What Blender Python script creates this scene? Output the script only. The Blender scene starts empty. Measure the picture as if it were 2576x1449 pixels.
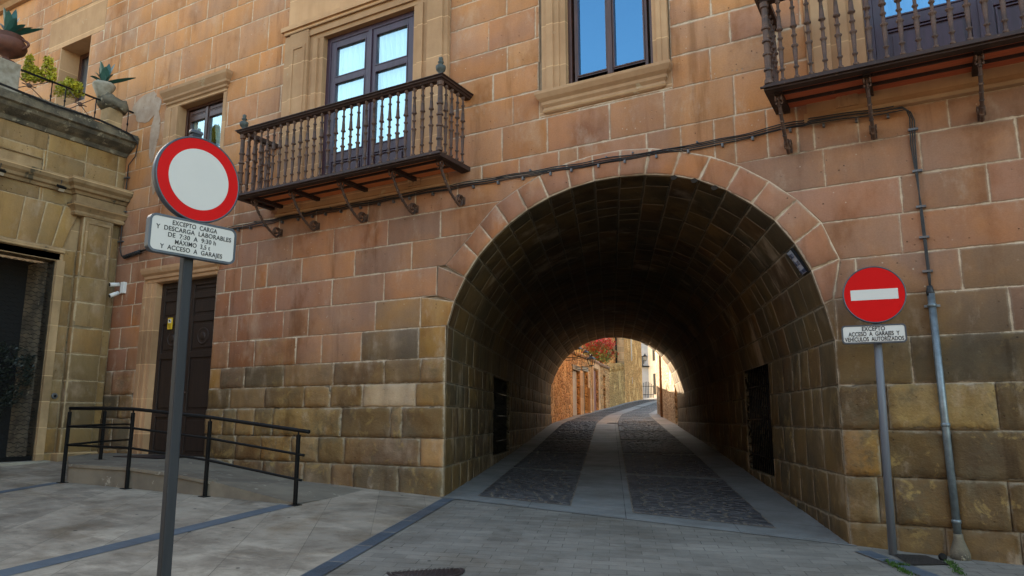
import bpy, bmesh, math, random
from mathutils import Vector, Matrix, noise
R = math.radians
random.seed(11)
sc = bpy.context.scene
col = sc.collection

# ------------------------------------------------------------------ camera
CAM = Vector((0, -8.3, 1.5))
PITCH, YAW = R(10.15), R(29.6)
fwd = Vector((-math.sin(YAW) * math.cos(PITCH), math.cos(YAW) * math.cos(PITCH), math.sin(PITCH)))
rgt = Vector((math.cos(YAW), math.sin(YAW), 0))
upv = rgt.cross(fwd)
cd = bpy.data.cameras.new('camera')
cd.sensor_width = 36; cd.lens = 36 * 1833.6 / 2576; cd.clip_end = 2000; cd.clip_start = 0.05
cam = bpy.data.objects.new('camera', cd); col.objects.link(cam)
cam.matrix_world = Matrix(((rgt.x, upv.x, -fwd.x, CAM.x), (rgt.y, upv.y, -fwd.y, CAM.y), (rgt.z, upv.z, -fwd.z, CAM.z), (0, 0, 0, 1)))
sc.camera = cam

# ------------------------------------------------------------------ light
SUN = Vector((-0.9, 0.44, 0)).normalized()
ELEV = R(19)
w = bpy.data.worlds.new('World'); sc.world = w; w.use_nodes = True
wn = w.node_tree
bg = wn.nodes['Background']
sky = wn.nodes.new('ShaderNodeTexSky'); sky.sky_type = 'NISHITA'; sky.sun_disc = False
sky.sun_elevation = ELEV; sky.sun_rotation = math.atan2(SUN.x, SUN.y)
sky.air_density = 1.0; sky.dust_density = 1.5; sky.ozone_density = 1.0
bg.inputs[1].default_value = 0.13
wb = wn.nodes.new('ShaderNodeMix'); wb.data_type = 'RGBA'; wb.blend_type = 'MULTIPLY'; wb.inputs[0].default_value = 1
wb.inputs[7].default_value = (1.10, 1.0, .84, 1)      # camera balanced for open shade
wn.links.new(sky.outputs[0], wb.inputs[6]); wn.links.new(wb.outputs[2], bg.inputs[0])
sd = bpy.data.lights.new('sun', 'SUN'); sd.energy = 5.0; sd.angle = R(0.5); sd.color = (1, 0.86, 0.66)
so = bpy.data.objects.new('sun', sd); col.objects.link(so)
sdir = Vector((SUN.x * math.cos(ELEV), SUN.y * math.cos(ELEV), math.sin(ELEV)))
so.rotation_euler = sdir.to_track_quat('Z', 'Y').to_euler()
vs = sc.view_settings
vs.view_transform = 'Standard'; vs.look = 'None'; vs.gamma = 1; vs.use_curve_mapping = False
vs.exposure = 2.7
sc.cycles.max_bounces = 8; sc.cycles.diffuse_bounces = 5

def ray(x, y): return fwd + rgt * ((x - 1288) / 1833.6) - upv * ((y - 724.5) / 1833.6)
def at(x, y, d): return CAM + ray(x, y) * d          # a point seen in the photograph, d metres deep
def onY(x, y, Y=0.0):
    r = ray(x, y); return CAM + r * ((Y - CAM.y) / r.y)
def onX(x, y, X):
    r = ray(x, y); return CAM + r * ((X - CAM.x) / r.x)

# ------------------------------------------------------------------ organisation helpers
def tag(o, label=None, cat=None, group=None, kind=None):
    if label: o['label'] = label
    if cat: o['category'] = cat
    if group: o['group'] = group
    if kind: o['kind'] = kind
    return o
def empty(name, loc=(0, 0, 0), label=None, cat=None, group=None, parent=None, kind=None):
    o = bpy.data.objects.new(name, None); col.objects.link(o)
    if parent: o.parent = parent
    o.location = loc
    return tag(o, label, cat, group, kind)
def copy_tree(o, parent=None):
    c = o.copy(); col.objects.link(c)
    if parent is not None: c.parent = parent
    for ch in list(o.children):
        copy_tree(ch, c)
    return c
def world_parent(o, p):
    o.parent = p
    if p is not None: o.location = o.location - world_loc(p)
def world_loc(p):
    v = Vector(p.location)
    while p.parent: p = p.parent; v += Vector(p.location)
    return v

class MB:
    """collects geometry in world coordinates, links it as one mesh"""
    def __init__(s): s.v = []; s.f = []; s.uv = []; s.smooth = []
    def face(s, idx, uv=None, sm=False): s.f.append(tuple(idx)); s.uv.append(uv); s.smooth.append(sm)
    def quad(s, a, b, c, d, uv=None, sm=False):
        n = len(s.v); s.v += [Vector(a), Vector(b), Vector(c), Vector(d)]; s.face((n, n+1, n+2, n+3), uv, sm)
    def poly(s, pts, uv=None):
        n = len(s.v); s.v += [Vector(p) for p in pts]; s.face(range(n, n+len(pts)), uv)
    def hexa(s, p):      # 8 corners: bottom ring 0-3, top ring 4-7
        n = len(s.v); s.v += [Vector(q) for q in p]
        for q in ((0,3,2,1),(4,5,6,7),(0,1,5,4),(1,2,6,5),(2,3,7,6),(3,0,4,7)): s.face([n+i for i in q])
    def box(s, x0, x1, y0, y1, z0, z1):
        s.hexa([(x0,y0,z0),(x1,y0,z0),(x1,y1,z0),(x0,y1,z0),(x0,y0,z1),(x1,y0,z1),(x1,y1,z1),(x0,y1,z1)])
    def obox(s, c, a, b, u, ha, hb, hu):   # oriented box, half sizes along unit axes a,b,u
        c = Vector(c); a = Vector(a)*ha; b = Vector(b)*hb; u = Vector(u)*hu
        s.hexa([c-a-b-u, c+a-b-u, c+a+b-u, c-a+b-u, c-a-b+u, c+a-b+u, c+a+b+u, c-a+b+u])
    def prism(s, pts, vec):   # closed outline pushed along vec
        n = len(s.v); k = len(pts); vec = Vector(vec)
        s.v += [Vector(p) for p in pts] + [Vector(p)+vec for p in pts]
        s.face(list(range(n, n+k))[::-1]); s.face(range(n+k, n+2*k))
        for i in range(k):
            j = (i+1) % k; s.face((n+i, n+j, n+k+j, n+k+i))
    def tube(s, pts, r, seg=8, cap=True, flat=None):
        pts = [Vector(p) for p in pts]; n0 = len(s.v); k = len(pts)
        rr = r if isinstance(r, (list, tuple)) else [r]*k
        ref = None
        for i, p in enumerate(pts):
            t = (pts[min(i+1,k-1)] - pts[max(i-1,0)])
            if t.length < 1e-9: t = Vector((0,0,1))
            t.normalize()
            if ref is None:
                ref = Vector((0,0,1)) if abs(t.z) < .9 else Vector((1,0,0))
            a = (ref - t*ref.dot(t)).normalized(); b = t.cross(a); ref = a
            for j in range(seg):
                an = 2*math.pi*j/seg
                ca, sa = math.cos(an), math.sin(an)
                if flat: sa *= flat
                s.v.append(p + (a*ca + b*sa)*rr[i])
        for i in range(k-1):
            for j in range(seg):
                jj = (j+1) % seg; q = n0+i*seg
                s.face((q+j, q+jj, q+seg+jj, q+seg+j), None, seg > 5)
        if cap:
            s.face([n0+j for j in range(seg)][::-1]); s.face([n0+(k-1)*seg+j for j in range(seg)])
    def lathe(s, base, prof, seg=12, axis=(0,0,1), sm=True):   # prof: (radius, height)
        base = Vector(base); ax = Vector(axis).normalized()
        a = (Vector((1,0,0)) if abs(ax.x) < .9 else Vector((0,1,0))); a = (a-ax*a.dot(ax)).normalized(); b = ax.cross(a)
        n0 = len(s.v)
        for r, h in prof:
            for j in range(seg):
                an = 2*math.pi*j/seg; s.v.append(base + ax*h + (a*math.cos(an)+b*math.sin(an))*r)
        for i in range(len(prof)-1):
            for j in range(seg):
                jj = (j+1) % seg; q = n0+i*seg
                s.face((q+j, q+jj, q+seg+jj, q+seg+j), None, sm)
        s.face([n0+j for j in range(seg)][::-1]); s.face([n0+(len(prof)-1)*seg+j for j in range(seg)])
    def sweep(s, prof, path, close=True):
        """prof: (out, z) points; path: list of (point, outward vector)"""
        n0 = len(s.v); k = len(prof)
        for p, o in path:
            p = Vector(p); o = Vector(o)
            for a, z in prof: s.v.append(p + o*a + Vector((0,0,z)))
        for i in range(len(path)-1):
            for j in range(k if close else k-1):
                jj = (j+1) % k; q = n0+i*k
                s.face((q+j, q+jj, q+k+jj, q+k+j))
        if close:
            s.face([n0+j for j in range(k)][::-1]); s.face([n0+(len(path)-1)*k+j for j in range(k)])
    def build(s, name, m, parent=None, origin=None, bevel=0, fixn=True):
        if not s.v: return None
        if origin is None:
            xs = [v.x for v in s.v]; ys = [v.y for v in s.v]; zs = [v.z for v in s.v]
            origin = Vector(((min(xs)+max(xs))/2, (min(ys)+max(ys))/2, min(zs)))
        origin = Vector(origin)
        me = bpy.data.meshes.new(name)
        me.from_pydata([tuple(v-origin) for v in s.v], [], s.f)
        if any(u is not None for u in s.uv):
            ul = me.uv_layers.new(name='UVMap')
            for p, u in zip(me.polygons, s.uv):
                if u:
                    for li, c in zip(p.loop_indices, u): ul.data[li].uv = c
        me.polygons.foreach_set('use_smooth', s.smooth)
        if fixn:
            bm = bmesh.new(); bm.from_mesh(me); bmesh.ops.recalc_face_normals(bm, faces=bm.faces); bm.to_mesh(me); bm.free()
        me.materials.append(m)
        me.update()
        o = bpy.data.objects.new(name, me); col.objects.link(o); o.location = origin
        if parent is not None: world_parent(o, parent)
        if bevel:
            b = o.modifiers.new('bevel', 'BEVEL'); b.width = bevel; b.segments = 2; b.limit_method = 'ANGLE'
        return o

# ------------------------------------------------------------------ materials
def newmat(name):
    m = bpy.data.materials.new(name); m.use_nodes = True
    return m, m.node_tree, m.node_tree.nodes['Principled BSDF']
class NT:
    def __init__(s, t): s.t = t
    def n(s, ty, **kw):
        x = s.t.nodes.new('ShaderNode'+ty)
        for k, v in kw.items(): setattr(x, k, v)
        return x
    def l(s, a, b): s.t.links.new(a, b)
    def val(s, sock, v):
        if hasattr(v, 'links'): s.l(v, sock)
        else: sock.default_value = v
    def math(s, op, a, b=None, c=None, clamp=False):
        x = s.n('Math', operation=op); x.use_clamp = clamp
        s.val(x.inputs[0], a)
        if b is not None: s.val(x.inputs[1], b)
        if c is not None: s.val(x.inputs[2], c)
        return x.outputs[0]
    def noise(s, vec, scale, detail=3, rough=.55, dist=0):
        x = s.n('TexNoise'); s.l(vec, x.inputs['Vector'])
        x.inputs['Scale'].default_value = scale; x.inputs['Detail'].default_value = detail
        x.inputs['Roughness'].default_value = rough; x.inputs['Distortion'].default_value = dist
        return x.outputs[0]
    def step(s, v, a, b, lo=0., hi=1.):
        x = s.n('MapRange', interpolation_type='SMOOTHSTEP')
        s.val(x.inputs[0], v); s.val(x.inputs[1], a); s.val(x.inputs[2], b); s.val(x.inputs[3], lo); s.val(x.inputs[4], hi)
        return x.outputs[0]
    def mix(s, f, a, b, mode='MIX'):
        x = s.n('Mix', data_type='RGBA', blend_type=mode); x.clamp_factor = True
        s.val(x.inputs[0], f)
        for sock, v in ((x.inputs[6], a), (x.inputs[7], b)):
            if hasattr(v, 'links'): s.l(v, sock)
            else: sock.default_value = (*v, 1) if len(v) == 3 else v
        return x.outputs[2]
    def scalev(s, vec, sx, sy, sz):
        x = s.n('Mapping'); s.l(vec, x.inputs[0]); x.inputs['Scale'].default_value = (sx, sy, sz); return x.outputs[0]
    def bump(s, h, dist, strength=1, normal=None):
        x = s.n('Bump'); x.inputs['Distance'].default_value = dist; x.inputs['Strength'].default_value = strength
        s.l(h, x.inputs['Height'])
        if normal: s.l(normal, x.inputs['Normal'])
        return x.outputs[0]
def geo(n): return n.n('NewGeometry').outputs['Position']

def stone_mat(name, mortar=(.60,.475,.345), mortar_low=(.27,.22,.155), jag=.02, wid=.0062, wear=1.0, regional=.36, UPA=(.54,.27,.125), UPB=(.32,.20,.145), LOA=(.27,.165,.06), LOB=(.11,.085,.055)):
    m, t, p = newmat(name); n = NT(t)
    loc = n.n('Attribute', attribute_name='loc'); hf = n.n('Attribute', attribute_name='half'); sc_ = n.n('Attribute', attribute_name='scol')
    sl = n.n('SeparateXYZ'); n.l(loc.outputs['Vector'], sl.inputs[0])
    sh = n.n('SeparateXYZ'); n.l(hf.outputs['Vector'], sh.inputs[0])
    P = geo(n); rough = sl.outputs[2]
    du = n.math('SUBTRACT', sh.outputs[0], n.math('ABSOLUTE', sl.outputs[0]))
    dv = n.math('SUBTRACT', sh.outputs[1], n.math('ABSOLUTE', sl.outputs[1]))
    d0 = n.math('SMOOTH_MIN', du, dv, n.math('MULTIPLY_ADD', rough, .05, .012))
    n1 = n.math('SUBTRACT', n.noise(P, 5, 3), .5); n2 = n.math('SUBTRACT', n.noise(P, 26, 3, .65), .5)
    d = n.math('ADD', d0, n.math('MULTIPLY', n1, n.math('MULTIPLY_ADD', rough, .07, .034)))
    d = n.math('ADD', d, n.math('MULTIPLY', n2, n.math('MULTIPLY_ADD', rough, .02, jag)))
    # wide patches where the pointing has been smeared over the stones
    sm = n.step(n.noise(P, 1.3, 2), .60, .72, 0, .012)
    mk = n.step(n.math('SUBTRACT', d, sm), wid-.0035, wid+.003, 1, 0)
    # stone colour
    pv = n.n('Vector', ) if False else None
    sx = n.n('SeparateXYZ'); n.l(P, sx.inputs[0]); Z = sx.outputs[2]
    big = n.noise(P, 1.1, 5, .6); mid = n.noise(P, 6, 4, .62); fine = n.noise(P, 60, 3, .6)
    streak = n.noise(n.scalev(P, 4, 4, .5), 1, 4, .6)
    c = n.mix(n.step(mid, .25, .75, 0, .55), sc_.outputs['Color'], (1.0, .90, .84), 'MULTIPLY')
    c = n.mix(n.step(big, .35, .65, 0, .5), c, (.78, .74, .70), 'MULTIPLY')
    hs = n.n('HueSaturation'); n.l(c, hs.inputs['Color'])
    n.val(hs.inputs['Value'], n.step(streak, .25, .75, .86, 1.13)); n.val(hs.inputs['Saturation'], n.step(big, .3, .7, 1.12, .9))
    c = hs.outputs['Color']
    # weathering that runs across several stones
    hi = n.step(Z, 2.0, 3.2)
    r1 = n.noise(P, .55, 5, .62, .4); r2 = n.noise(n.scalev(P, 1, 1, .6), 1.0, 5, .65)
    up = n.mix(n.step(n.math('ADD', r1, n.step(Z, 3.5, 6.5, .07, -.04)), .42, .60), UPA, UPB); lo_ = n.mix(n.step(r1, .42, .58), LOA, LOB)
    c = n.mix(regional, c, n.mix(hi, lo_, up))
    c = n.mix(n.step(r2, .52, .70, 0, .75), c, (.60, .47, .33), 'MULTIPLY')
    c = n.mix(n.step(r2, .28, .44, .35, 0), c, (.60, .44, .30))
    # soot and damp blotches, vertical runs
    run = n.noise(n.scalev(P, 2.6, 2.6, .28), 1, 5, .65)
    c = n.mix(n.step(run, .55, .72, 0, .65), c, (.45, .40, .34), 'MULTIPLY')
    # pale lime bloom and darker weathering film
    c = n.mix(n.step(n.noise(n.scalev(P, 1.4, 1.4, .7), 2.1, 6, .68), .54, .76, 0, .42*wear), c, (.52, .42, .32))
    c = n.mix(n.math('MULTIPLY', rough, n.step(n.noise(P, 2.7, 6, .7), .50, .66, 0, .75)), c, (.12, .095, .055))
    c = n.mix(n.math('MULTIPLY', rough, n.step(n.noise(P, 3.9, 5, .7, .6), .55, .66, 0, .65)), c, (.36, .24, .085))
    # pits and pale chips
    vo = n.n('TexVoronoi', feature='F1'); n.l(P, vo.inputs['Vector']); vo.inputs['Scale'].default_value = 17; vo.inputs['Randomness'].default_value = 1
    sp = n.n('SeparateColor'); n.l(vo.outputs['Color'], sp.inputs[0])
    pit = n.math('MULTIPLY', n.step(vo.outputs['Distance'], .10, .20, 1, 0), n.step(n.math('MULTIPLY_ADD', big, .8, sp.outputs[0]), 1.24, 1.28))
    c = n.mix(n.math('MULTIPLY', pit, n.step(n.noise(P, 1.7, 2), .42, .62, 0, .8)), c, (.05, .03, .02))
    chip = n.math('MULTIPLY', n.step(vo.outputs['Distance'], .08, .2, 1, 0), n.step(sp.outputs[1], .965, .975))
    c = n.mix(n.math('MULTIPLY', chip, n.step(n.noise(P, 1.2, 2), .45, .6, .05, .6)), c, (.6, .5, .38))
    c = n.mix(n.step(fine, .3, .7, 0, .35), c, (.72, .7, .68), 'MULTIPLY')
    # a thin dirty or limy line beside the joint
    c = n.mix(n.step(d, .004, .03, .28, 0), c, (.45, .36, .26))
    mc = n.mix(n.step(sx.outputs[2], .8, 3.0), mortar_low, mortar)
    mc = n.mix(n.step(n.noise(P, 14, 3), .35, .7, 0, .6), mc, (.75, .7, .62), 'MULTIPLY')
    mc = n.mix(n.step(n.noise(P, 1.9, 4, .6), .40, .62, .30, 0), mc, c)
    # joints that lost their pointing are open and dark
    op = n.step(n.noise(P, 2.3, 3), .60, .64)
    mc = n.mix(n.math('MULTIPLY', op, n.math('MULTIPLY_ADD', rough, .5, .35)), mc, (.04, .03, .02))
    c = n.mix(mk, c, mc)
    n.l(c, p.inputs['Base Color'])
    p.inputs['Roughness'].default_value = .9; p.inputs['Specular IOR Level'].default_value = .2
    h = n.math('ADD', n.math('MULTIPLY', n.step(d, 0, .022), .5), n.math('MULTIPLY', mid, n.math('MULTIPLY_ADD', rough, 1.3, .22)))
    h = n.math('ADD', h, n.math('MULTIPLY', fine, .12))
    h = n.math('SUBTRACT', h, n.math('MULTIPLY', pit, .4))
    h = n.math('ADD', h, n.math('MULTIPLY', rough, n.math('MULTIPLY', n.noise(P, 3.2, 5, .7), 2.2)))
    n.l(n.bump(h, .02, .8), p.inputs['Normal'])
    return m

def plain_mat(name, c, c2=None, course=0, scale=4, rough=.8, bump=.3, bscale=30, metal=0, spec=.4, stretch=(1,1,1), contrast=(.3,.7), bdist=.004, spots=None):
    m, t, p = newmat(name); n = NT(t); P = n.scalev(n.n('TexCoord').outputs['Object'], *stretch)
    f = n.noise(P, scale, 5, .6)
    cc = n.mix(n.step(f, *contrast), c, c2 or tuple(x*.75 for x in c))
    if spots:
        cc = n.mix(n.step(n.noise(P, spots[1], 4, .65), spots[2], spots[2]+.05, 0, .9), cc, spots[0])
    if course:      # bed joints of the dressed blocks
        G = geo(n); sz_ = n.n('SeparateXYZ'); n.l(G, sz_.inputs[0])
        zz = n.math('ADD', n.math('DIVIDE', sz_.outputs[2], course), n.math('MULTIPLY', n.noise(G, 6, 3), .03))
        fr_ = n.math('ABSOLUTE', n.math('SUBTRACT', n.math('FRACT', zz), .5))
        wn_ = n.n('TexWhiteNoise', noise_dimensions='1D'); n.l(n.math('FLOOR', zz), wn_.inputs['W'])
        hv = n.n('HueSaturation'); n.l(cc, hv.inputs['Color']); n.l(n.step(wn_.outputs['Value'], 0, 1, .82, 1.12), hv.inputs['Value']); cc = hv.outputs[0]
        cc = n.mix(n.step(fr_, .5-.010/course, .5-.004/course, 0, .75), cc, tuple(min(.7, x*1.5) for x in c))
        stn = n.step(n.noise(n.scalev(G, 5, 5, .8), 1, 4, .6), .3, .7, .0, .35); cc = n.mix(stn, cc, (.72,.66,.6), 'MULTIPLY')
    n.l(cc, p.inputs['Base Color'])
    p.inputs['Roughness'].default_value = rough; p.inputs['Metallic'].default_value = metal; p.inputs['Specular IOR Level'].default_value = spec
    if bump: n.l(n.bump(n.noise(P, bscale, 4, .6), bdist, bump), p.inputs['Normal'])
    return m

def rubble_mat(name, c1, c2, mort, scale=5.5, moss=0):
    m, t, p = newmat(name); n = NT(t); P = n.scalev(geo(n), 1, 1, 1.35)
    nn = n.n('TexNoise'); n.l(P, nn.inputs[0]); nn.inputs['Scale'].default_value = 4
    add = n.n('VectorMath', operation='MULTIPLY_ADD'); n.l(nn.outputs['Color'], add.inputs[0]); add.inputs[1].default_value = (.12,.12,.12); n.l(P, add.inputs[2])
    V = add.outputs[0]
    vo = n.n('TexVoronoi', feature='F1'); n.l(V, vo.inputs['Vector']); vo.inputs['Scale'].default_value = scale
    ve = n.n('TexVoronoi', feature='DISTANCE_TO_EDGE'); n.l(V, ve.inputs['Vector']); ve.inputs['Scale'].default_value = scale
    s = n.n('SeparateColor'); n.l(vo.outputs['Color'], s.inputs[0])
    c = n.mix(s.outputs[0], c1, c2)
    c = n.mix(n.step(n.noise(P, 9, 4), .3, .7, 0, .7), c, (.62, .58, .55), 'MULTIPLY')
    mk = n.step(ve.outputs[0], .04, .11, 1, 0)
    c = n.mix(mk, c, mort)
    # render coat left over the stones in patches
    pl = n.step(n.noise(geo(n), .9, 5, .6), .50, .58)
    c = n.mix(n.math('MULTIPLY', pl, .75), c, mort)
    if moss:
        sx = n.n('SeparateXYZ'); n.l(geo(n), sx.inputs[0])
        c = n.mix(n.math('MULTIPLY', n.step(n.noise(P, 3.5, 4), .42, .6), moss), c, (.05, .065, .015))
    n.l(c, p.inputs['Base Color']); p.inputs['Roughness'].default_value = .92; p.inputs['Specular IOR Level'].default_value = .15
    h = n.math('ADD', n.step(ve.outputs[0], 0, .2), n.math('MULTIPLY', n.noise(P, 20, 4), .4))
    h = n.math('MULTIPLY', h, n.step(pl, 0, 1, 1, .35))
    n.l(n.bump(h, .12, 1), p.inputs['Normal'])
    return m

def brick_mat(name, a, b, mort, bw, bh, ms=.006, rough=.8, bump=.6, stain=.5, uvname=None, spots=True, bdist=.006, mixs=.5, chips=False, offset=.5, wobble=0.0):
    m, t, p = newmat(name); n = NT(t)
    U = n.n('TexCoord').outputs['UV']; P = geo(n)
    V = U
    if wobble:
        nz = n.n('TexNoise'); n.l(P, nz.inputs[0]); nz.inputs['Scale'].default_value = 9
        ad = n.n('VectorMath', operation='MULTIPLY_ADD'); n.l(nz.outputs['Color'], ad.inputs[0]); ad.inputs[1].default_value = (wobble, wobble, 0); n.l(U, ad.inputs[2]); V = ad.outputs[0]
    br = n.n('TexBrick', offset=offset); n.l(V, br.inputs['Vector'])
    br.inputs['Color1'].default_value = (1,1,1,1); br.inputs['Color2'].default_value = (0,0,0,1); br.inputs['Mortar'].default_value = (.5,.5,.5,1)
    br.inputs['Scale'].default_value = 1; br.inputs['Mortar Size'].default_value = ms; br.inputs['Mortar Smooth'].default_value = .3
    br.inputs['Brick Width'].default_value = bw; br.inputs['Row Height'].default_value = bh; br.inputs['Bias'].default_value = 0
    c = n.mix(br.outputs['Color'], a, b)
    c = n.mix(n.step(n.noise(P, 1.6, 6, .65), .35, .68, 0, stain), c, (.55, .53, .52), 'MULTIPLY')
    c = n.mix(n.step(n.noise(n.scalev(P, .5, 1.6, 1), 2.4, 6, .7), .5, .75, 0, stain*.6), c, tuple(min(1, x*1.5) for x in a))
    st2 = n.noise(P, .8, 6, .7, .8)
    c = n.mix(n.step(st2, .5, .7, 0, stain*.8), c, (.60,.52,.42), 'MULTIPLY')
    c = n.mix(n.step(st2, .3, .46, stain*.35, 0), c, tuple(min(1, x*1.7) for x in a))
    c = n.mix(n.step(n.noise(P, 7, 5, .7), .52, .7, 0, stain*.5), c, (.55,.52,.48), 'MULTIPLY')
    c = n.mix(n.step(n.noise(P, 90, 2), .3, .7, 0, .35), c, (.7,.7,.7), 'MULTIPLY')
    if chips:
        c = n.mix(n.math('MULTIPLY', br.outputs['Fac'], n.step(n.noise(P, 13, 2), .5, .56)), n.mix(n.math('MULTIPLY', br.outputs['Fac'], .8), c, (.02,.02,.02)), mort)
    else:
        c = n.mix(n.math('MULTIPLY', br.outputs['Fac'], n.step(n.noise(P, 2.2, 4), .35, .65, .3, .95)), c, mort)
    if spots:
        vo = n.n('TexVoronoi'); n.l(P, vo.inputs['Vector']); vo.inputs['Scale'].default_value = 3.2
        s = n.n('SeparateColor'); n.l(vo.outputs['Color'], s.inputs[0])
        k = n.math('MULTIPLY', n.step(vo.outputs['Distance'], .05, .075, 1, 0), n.step(s.outputs[0], .35, .4))
        c = n.mix(n.math('MULTIPLY', k, .85), c, (.02, .02, .02))
    n.l(c, p.inputs['Base Color']); p.inputs['Roughness'].default_value = rough; p.inputs['Specular IOR Level'].default_value = .12
    rr = n.step(n.noise(P, 3, 4), .3, .7, rough-.15, min(1, rough+.1)); n.l(rr, p.inputs['Roughness'])
    h = n.math('ADD', n.math('SUBTRACT', 1, br.outputs['Fac']), n.math('MULTIPLY', n.noise(P, 35, 4), .6))
    n.l(n.bump(h, bdist, bump), p.inputs['Normal'])
    return m

def glass_mat(name, refl=.5, tint=(.8,.9,1), rough=.02, through=(.86,.97,1)):
    m, t, p = newmat(name); n = NT(t); t.nodes.remove(p)
    g = n.n('BsdfGlossy'); g.inputs['Color'].default_value = (*tint, 1); g.inputs['Roughness'].default_value = rough
    nb = n.noise(n.n('TexCoord').outputs['Object'], .9, 2); n.l(n.bump(nb, .02, .25), g.inputs['Normal'])
    tr = n.n('BsdfTransparent'); tr.inputs['Color'].default_value = (*through, 1)
    mx = n.n('MixShader'); mx.inputs[0].default_value = refl
    n.l(tr.outputs[0], mx.inputs[1]); n.l(g.outputs[0], mx.inputs[2]); n.l(mx.outputs[0], t.nodes['Material Output'].inputs[0])
    return m

M = {}
M['ashlar'] = stone_mat('sandstone_ashlar')
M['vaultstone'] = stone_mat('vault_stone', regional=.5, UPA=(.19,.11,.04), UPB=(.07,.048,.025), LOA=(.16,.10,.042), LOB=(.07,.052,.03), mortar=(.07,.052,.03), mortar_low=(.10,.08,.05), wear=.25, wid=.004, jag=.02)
M['trim'] = plain_mat('dressed_sandstone', (.50,.305,.165), (.40,.235,.125), scale=1.6, rough=.9, bump=.5, bscale=25, spec=.2, spots=((.5,.38,.24), 3, .66), bdist=.006, course=.62)
M['side'] = stone_mat('golden_ashlar', regional=.35, UPA=(.40,.265,.12), UPB=(.25,.18,.095), LOA=(.36,.22,.075), LOB=(.14,.11,.055), mortar=(.42,.32,.19), mortar_low=(.34,.26,.15), wid=.010, jag=.02)
M['sidetrim'] = plain_mat('golden_trim', (.41,.28,.15), (.25,.17,.09), course=.45, scale=2.2, rough=.9, bump=.6, bscale=22, spec=.2, stretch=(1,1,.7), spots=((.09,.075,.05), 2.2, .60), bdist=.008)
M['sidecap'] = plain_mat('lichened_cornice', (.20,.17,.12), (.07,.065,.055), 0, 3, .95, .8, 30, spec=.1, spots=((.30,.27,.20), 7, .60), bdist=.012)
M['mortar'] = plain_mat('lime_mortar', (.40,.31,.21), (.30,.23,.16), 0, 8, .95, .5, 40, spec=.1)
M['darkwood'] = plain_mat('dark_door_wood', (.035,.02,.014), (.018,.011,.009), 0, 3, .55, .5, 30, stretch=(14,14,.7), spec=.4)
M['purple'] = plain_mat('purple_brown_paint', (.055,.028,.048), (.035,.017,.028), 0, 4, .38, .3, 18, stretch=(6,6,.8), spec=.5)
M['brownframe'] = plain_mat('varnished_brown_frame', (.09,.035,.022), (.045,.018,.012), 0, 4, .35, .3, 20, stretch=(9,9,.7), spec=.5)
M['iron'] = plain_mat('rusty_wrought_iron', (.052,.032,.026), (.11,.055,.034), 0, 9, .62, .6, 40, spec=.4, spots=((.16,.09,.055), 16, .58), bdist=.003)
M['railwood'] = plain_mat('weathered_rail', (.05,.026,.02), (.03,.018,.015), 0, 4, .55, .5, 30, spec=.3, spots=((.12,.075,.05), 12, .63))
M['lead'] = plain_mat('green_grey_urn', (.045,.055,.05), (.08,.09,.08), 0, 9, .6, .3, 40)
M['boards'] = plain_mat('red_brown_boards', (.85,.27,.08), (.70,.20,.06), 0, 4, .7, .4, 20, stretch=(.7,9,1))
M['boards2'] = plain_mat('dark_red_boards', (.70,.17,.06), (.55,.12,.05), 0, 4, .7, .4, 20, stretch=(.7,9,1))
M['black'] = plain_mat('black_paint', (.005,.005,.0055), (.009,.009,.009), 0, 12, .5, .1, 60, spec=.15)
M['cable'] = plain_mat('black_cable', (.014,.014,.016), (.025,.025,.027), 0, 20, .5, 0)
M['greypole'] = plain_mat('grey_pole_paint', (.030,.032,.037), (.022,.024,.028), 0, 3, .5, .15, 50, metal=0, spec=.25, stretch=(8,8,.5), spots=((.5,.5,.48), 22, .76))
M['signback'] = plain_mat('sign_grey', (.085,.095,.115), (.06,.07,.085), 0, 4, .35, .1, 30, metal=.3)
M['white'] = plain_mat('sign_white', (.62,.60,.56), (.59,.57,.53), 0, 2, .5, 0, spec=.15)
M['red'] = plain_mat('sign_red', (.60,.002,.002), (.54,.002,.002), 0, 2, .5, 0, spec=.15)
M['txt'] = plain_mat('sign_lettering', (.012,.012,.014), (.014,.014,.015), 0, 2, .5, 0)
M['galv'] = plain_mat('galvanised_pipe', (.22,.26,.28), (.14,.17,.19), 0, 14, .45, .2, 40, metal=.6)
M['clip'] = plain_mat('cable_clip', (.16,.16,.165), (.11,.11,.115), 0, 20, .4, 0, metal=.5)
M['plast'] = plain_mat('white_plastic', (.72,.72,.70), (.6,.6,.58), 0, 6, .4, 0)
M['yellow'] = plain_mat('yellow_notice', (.75,.48,.03), (.7,.44,.03), 0, 6, .5, 0)
M['void'] = plain_mat('unlit_interior', (.01,.01,.01), (.008,.008,.008), 0, 3, .9, 0)
M['lining'] = plain_mat('interior_plaster', (.12,.11,.09), (.09,.08,.07), 0, 2, .9, 0)
M['curtain'] = plain_mat('sheer_curtain', (.86,.90,.90), (.66,.74,.76), 0, 1.2, .8, .3, 6, stretch=(7,7,.3))
M['glass'] = glass_mat('window_glass', .5, (.72,.96,1)); M['glassmid'] = glass_mat('reflective_glass', .7, (.13,.31,.50))
M['granite'] = brick_mat('granite_slabs', (.27,.265,.25), (.22,.22,.21), (.03,.03,.03), 1.2, .75, .006, .75, .3, .45, spots=False, offset=.0)
M['cobble'] = brick_mat('cobbles', (.058,.060,.066), (.030,.031,.035), (.26,.22,.18), .21, .095, .012, .62, 1.0, .4, spots=False, bdist=.02, chips=True, wobble=.05)
M['blockerwall'] = plain_mat('sky_blocker_stone', (.15,.105,.065), (.11,.08,.05), 0, 1, .9, .3, 10)  # dull stone of the added, unseen houses that block low sky
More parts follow.
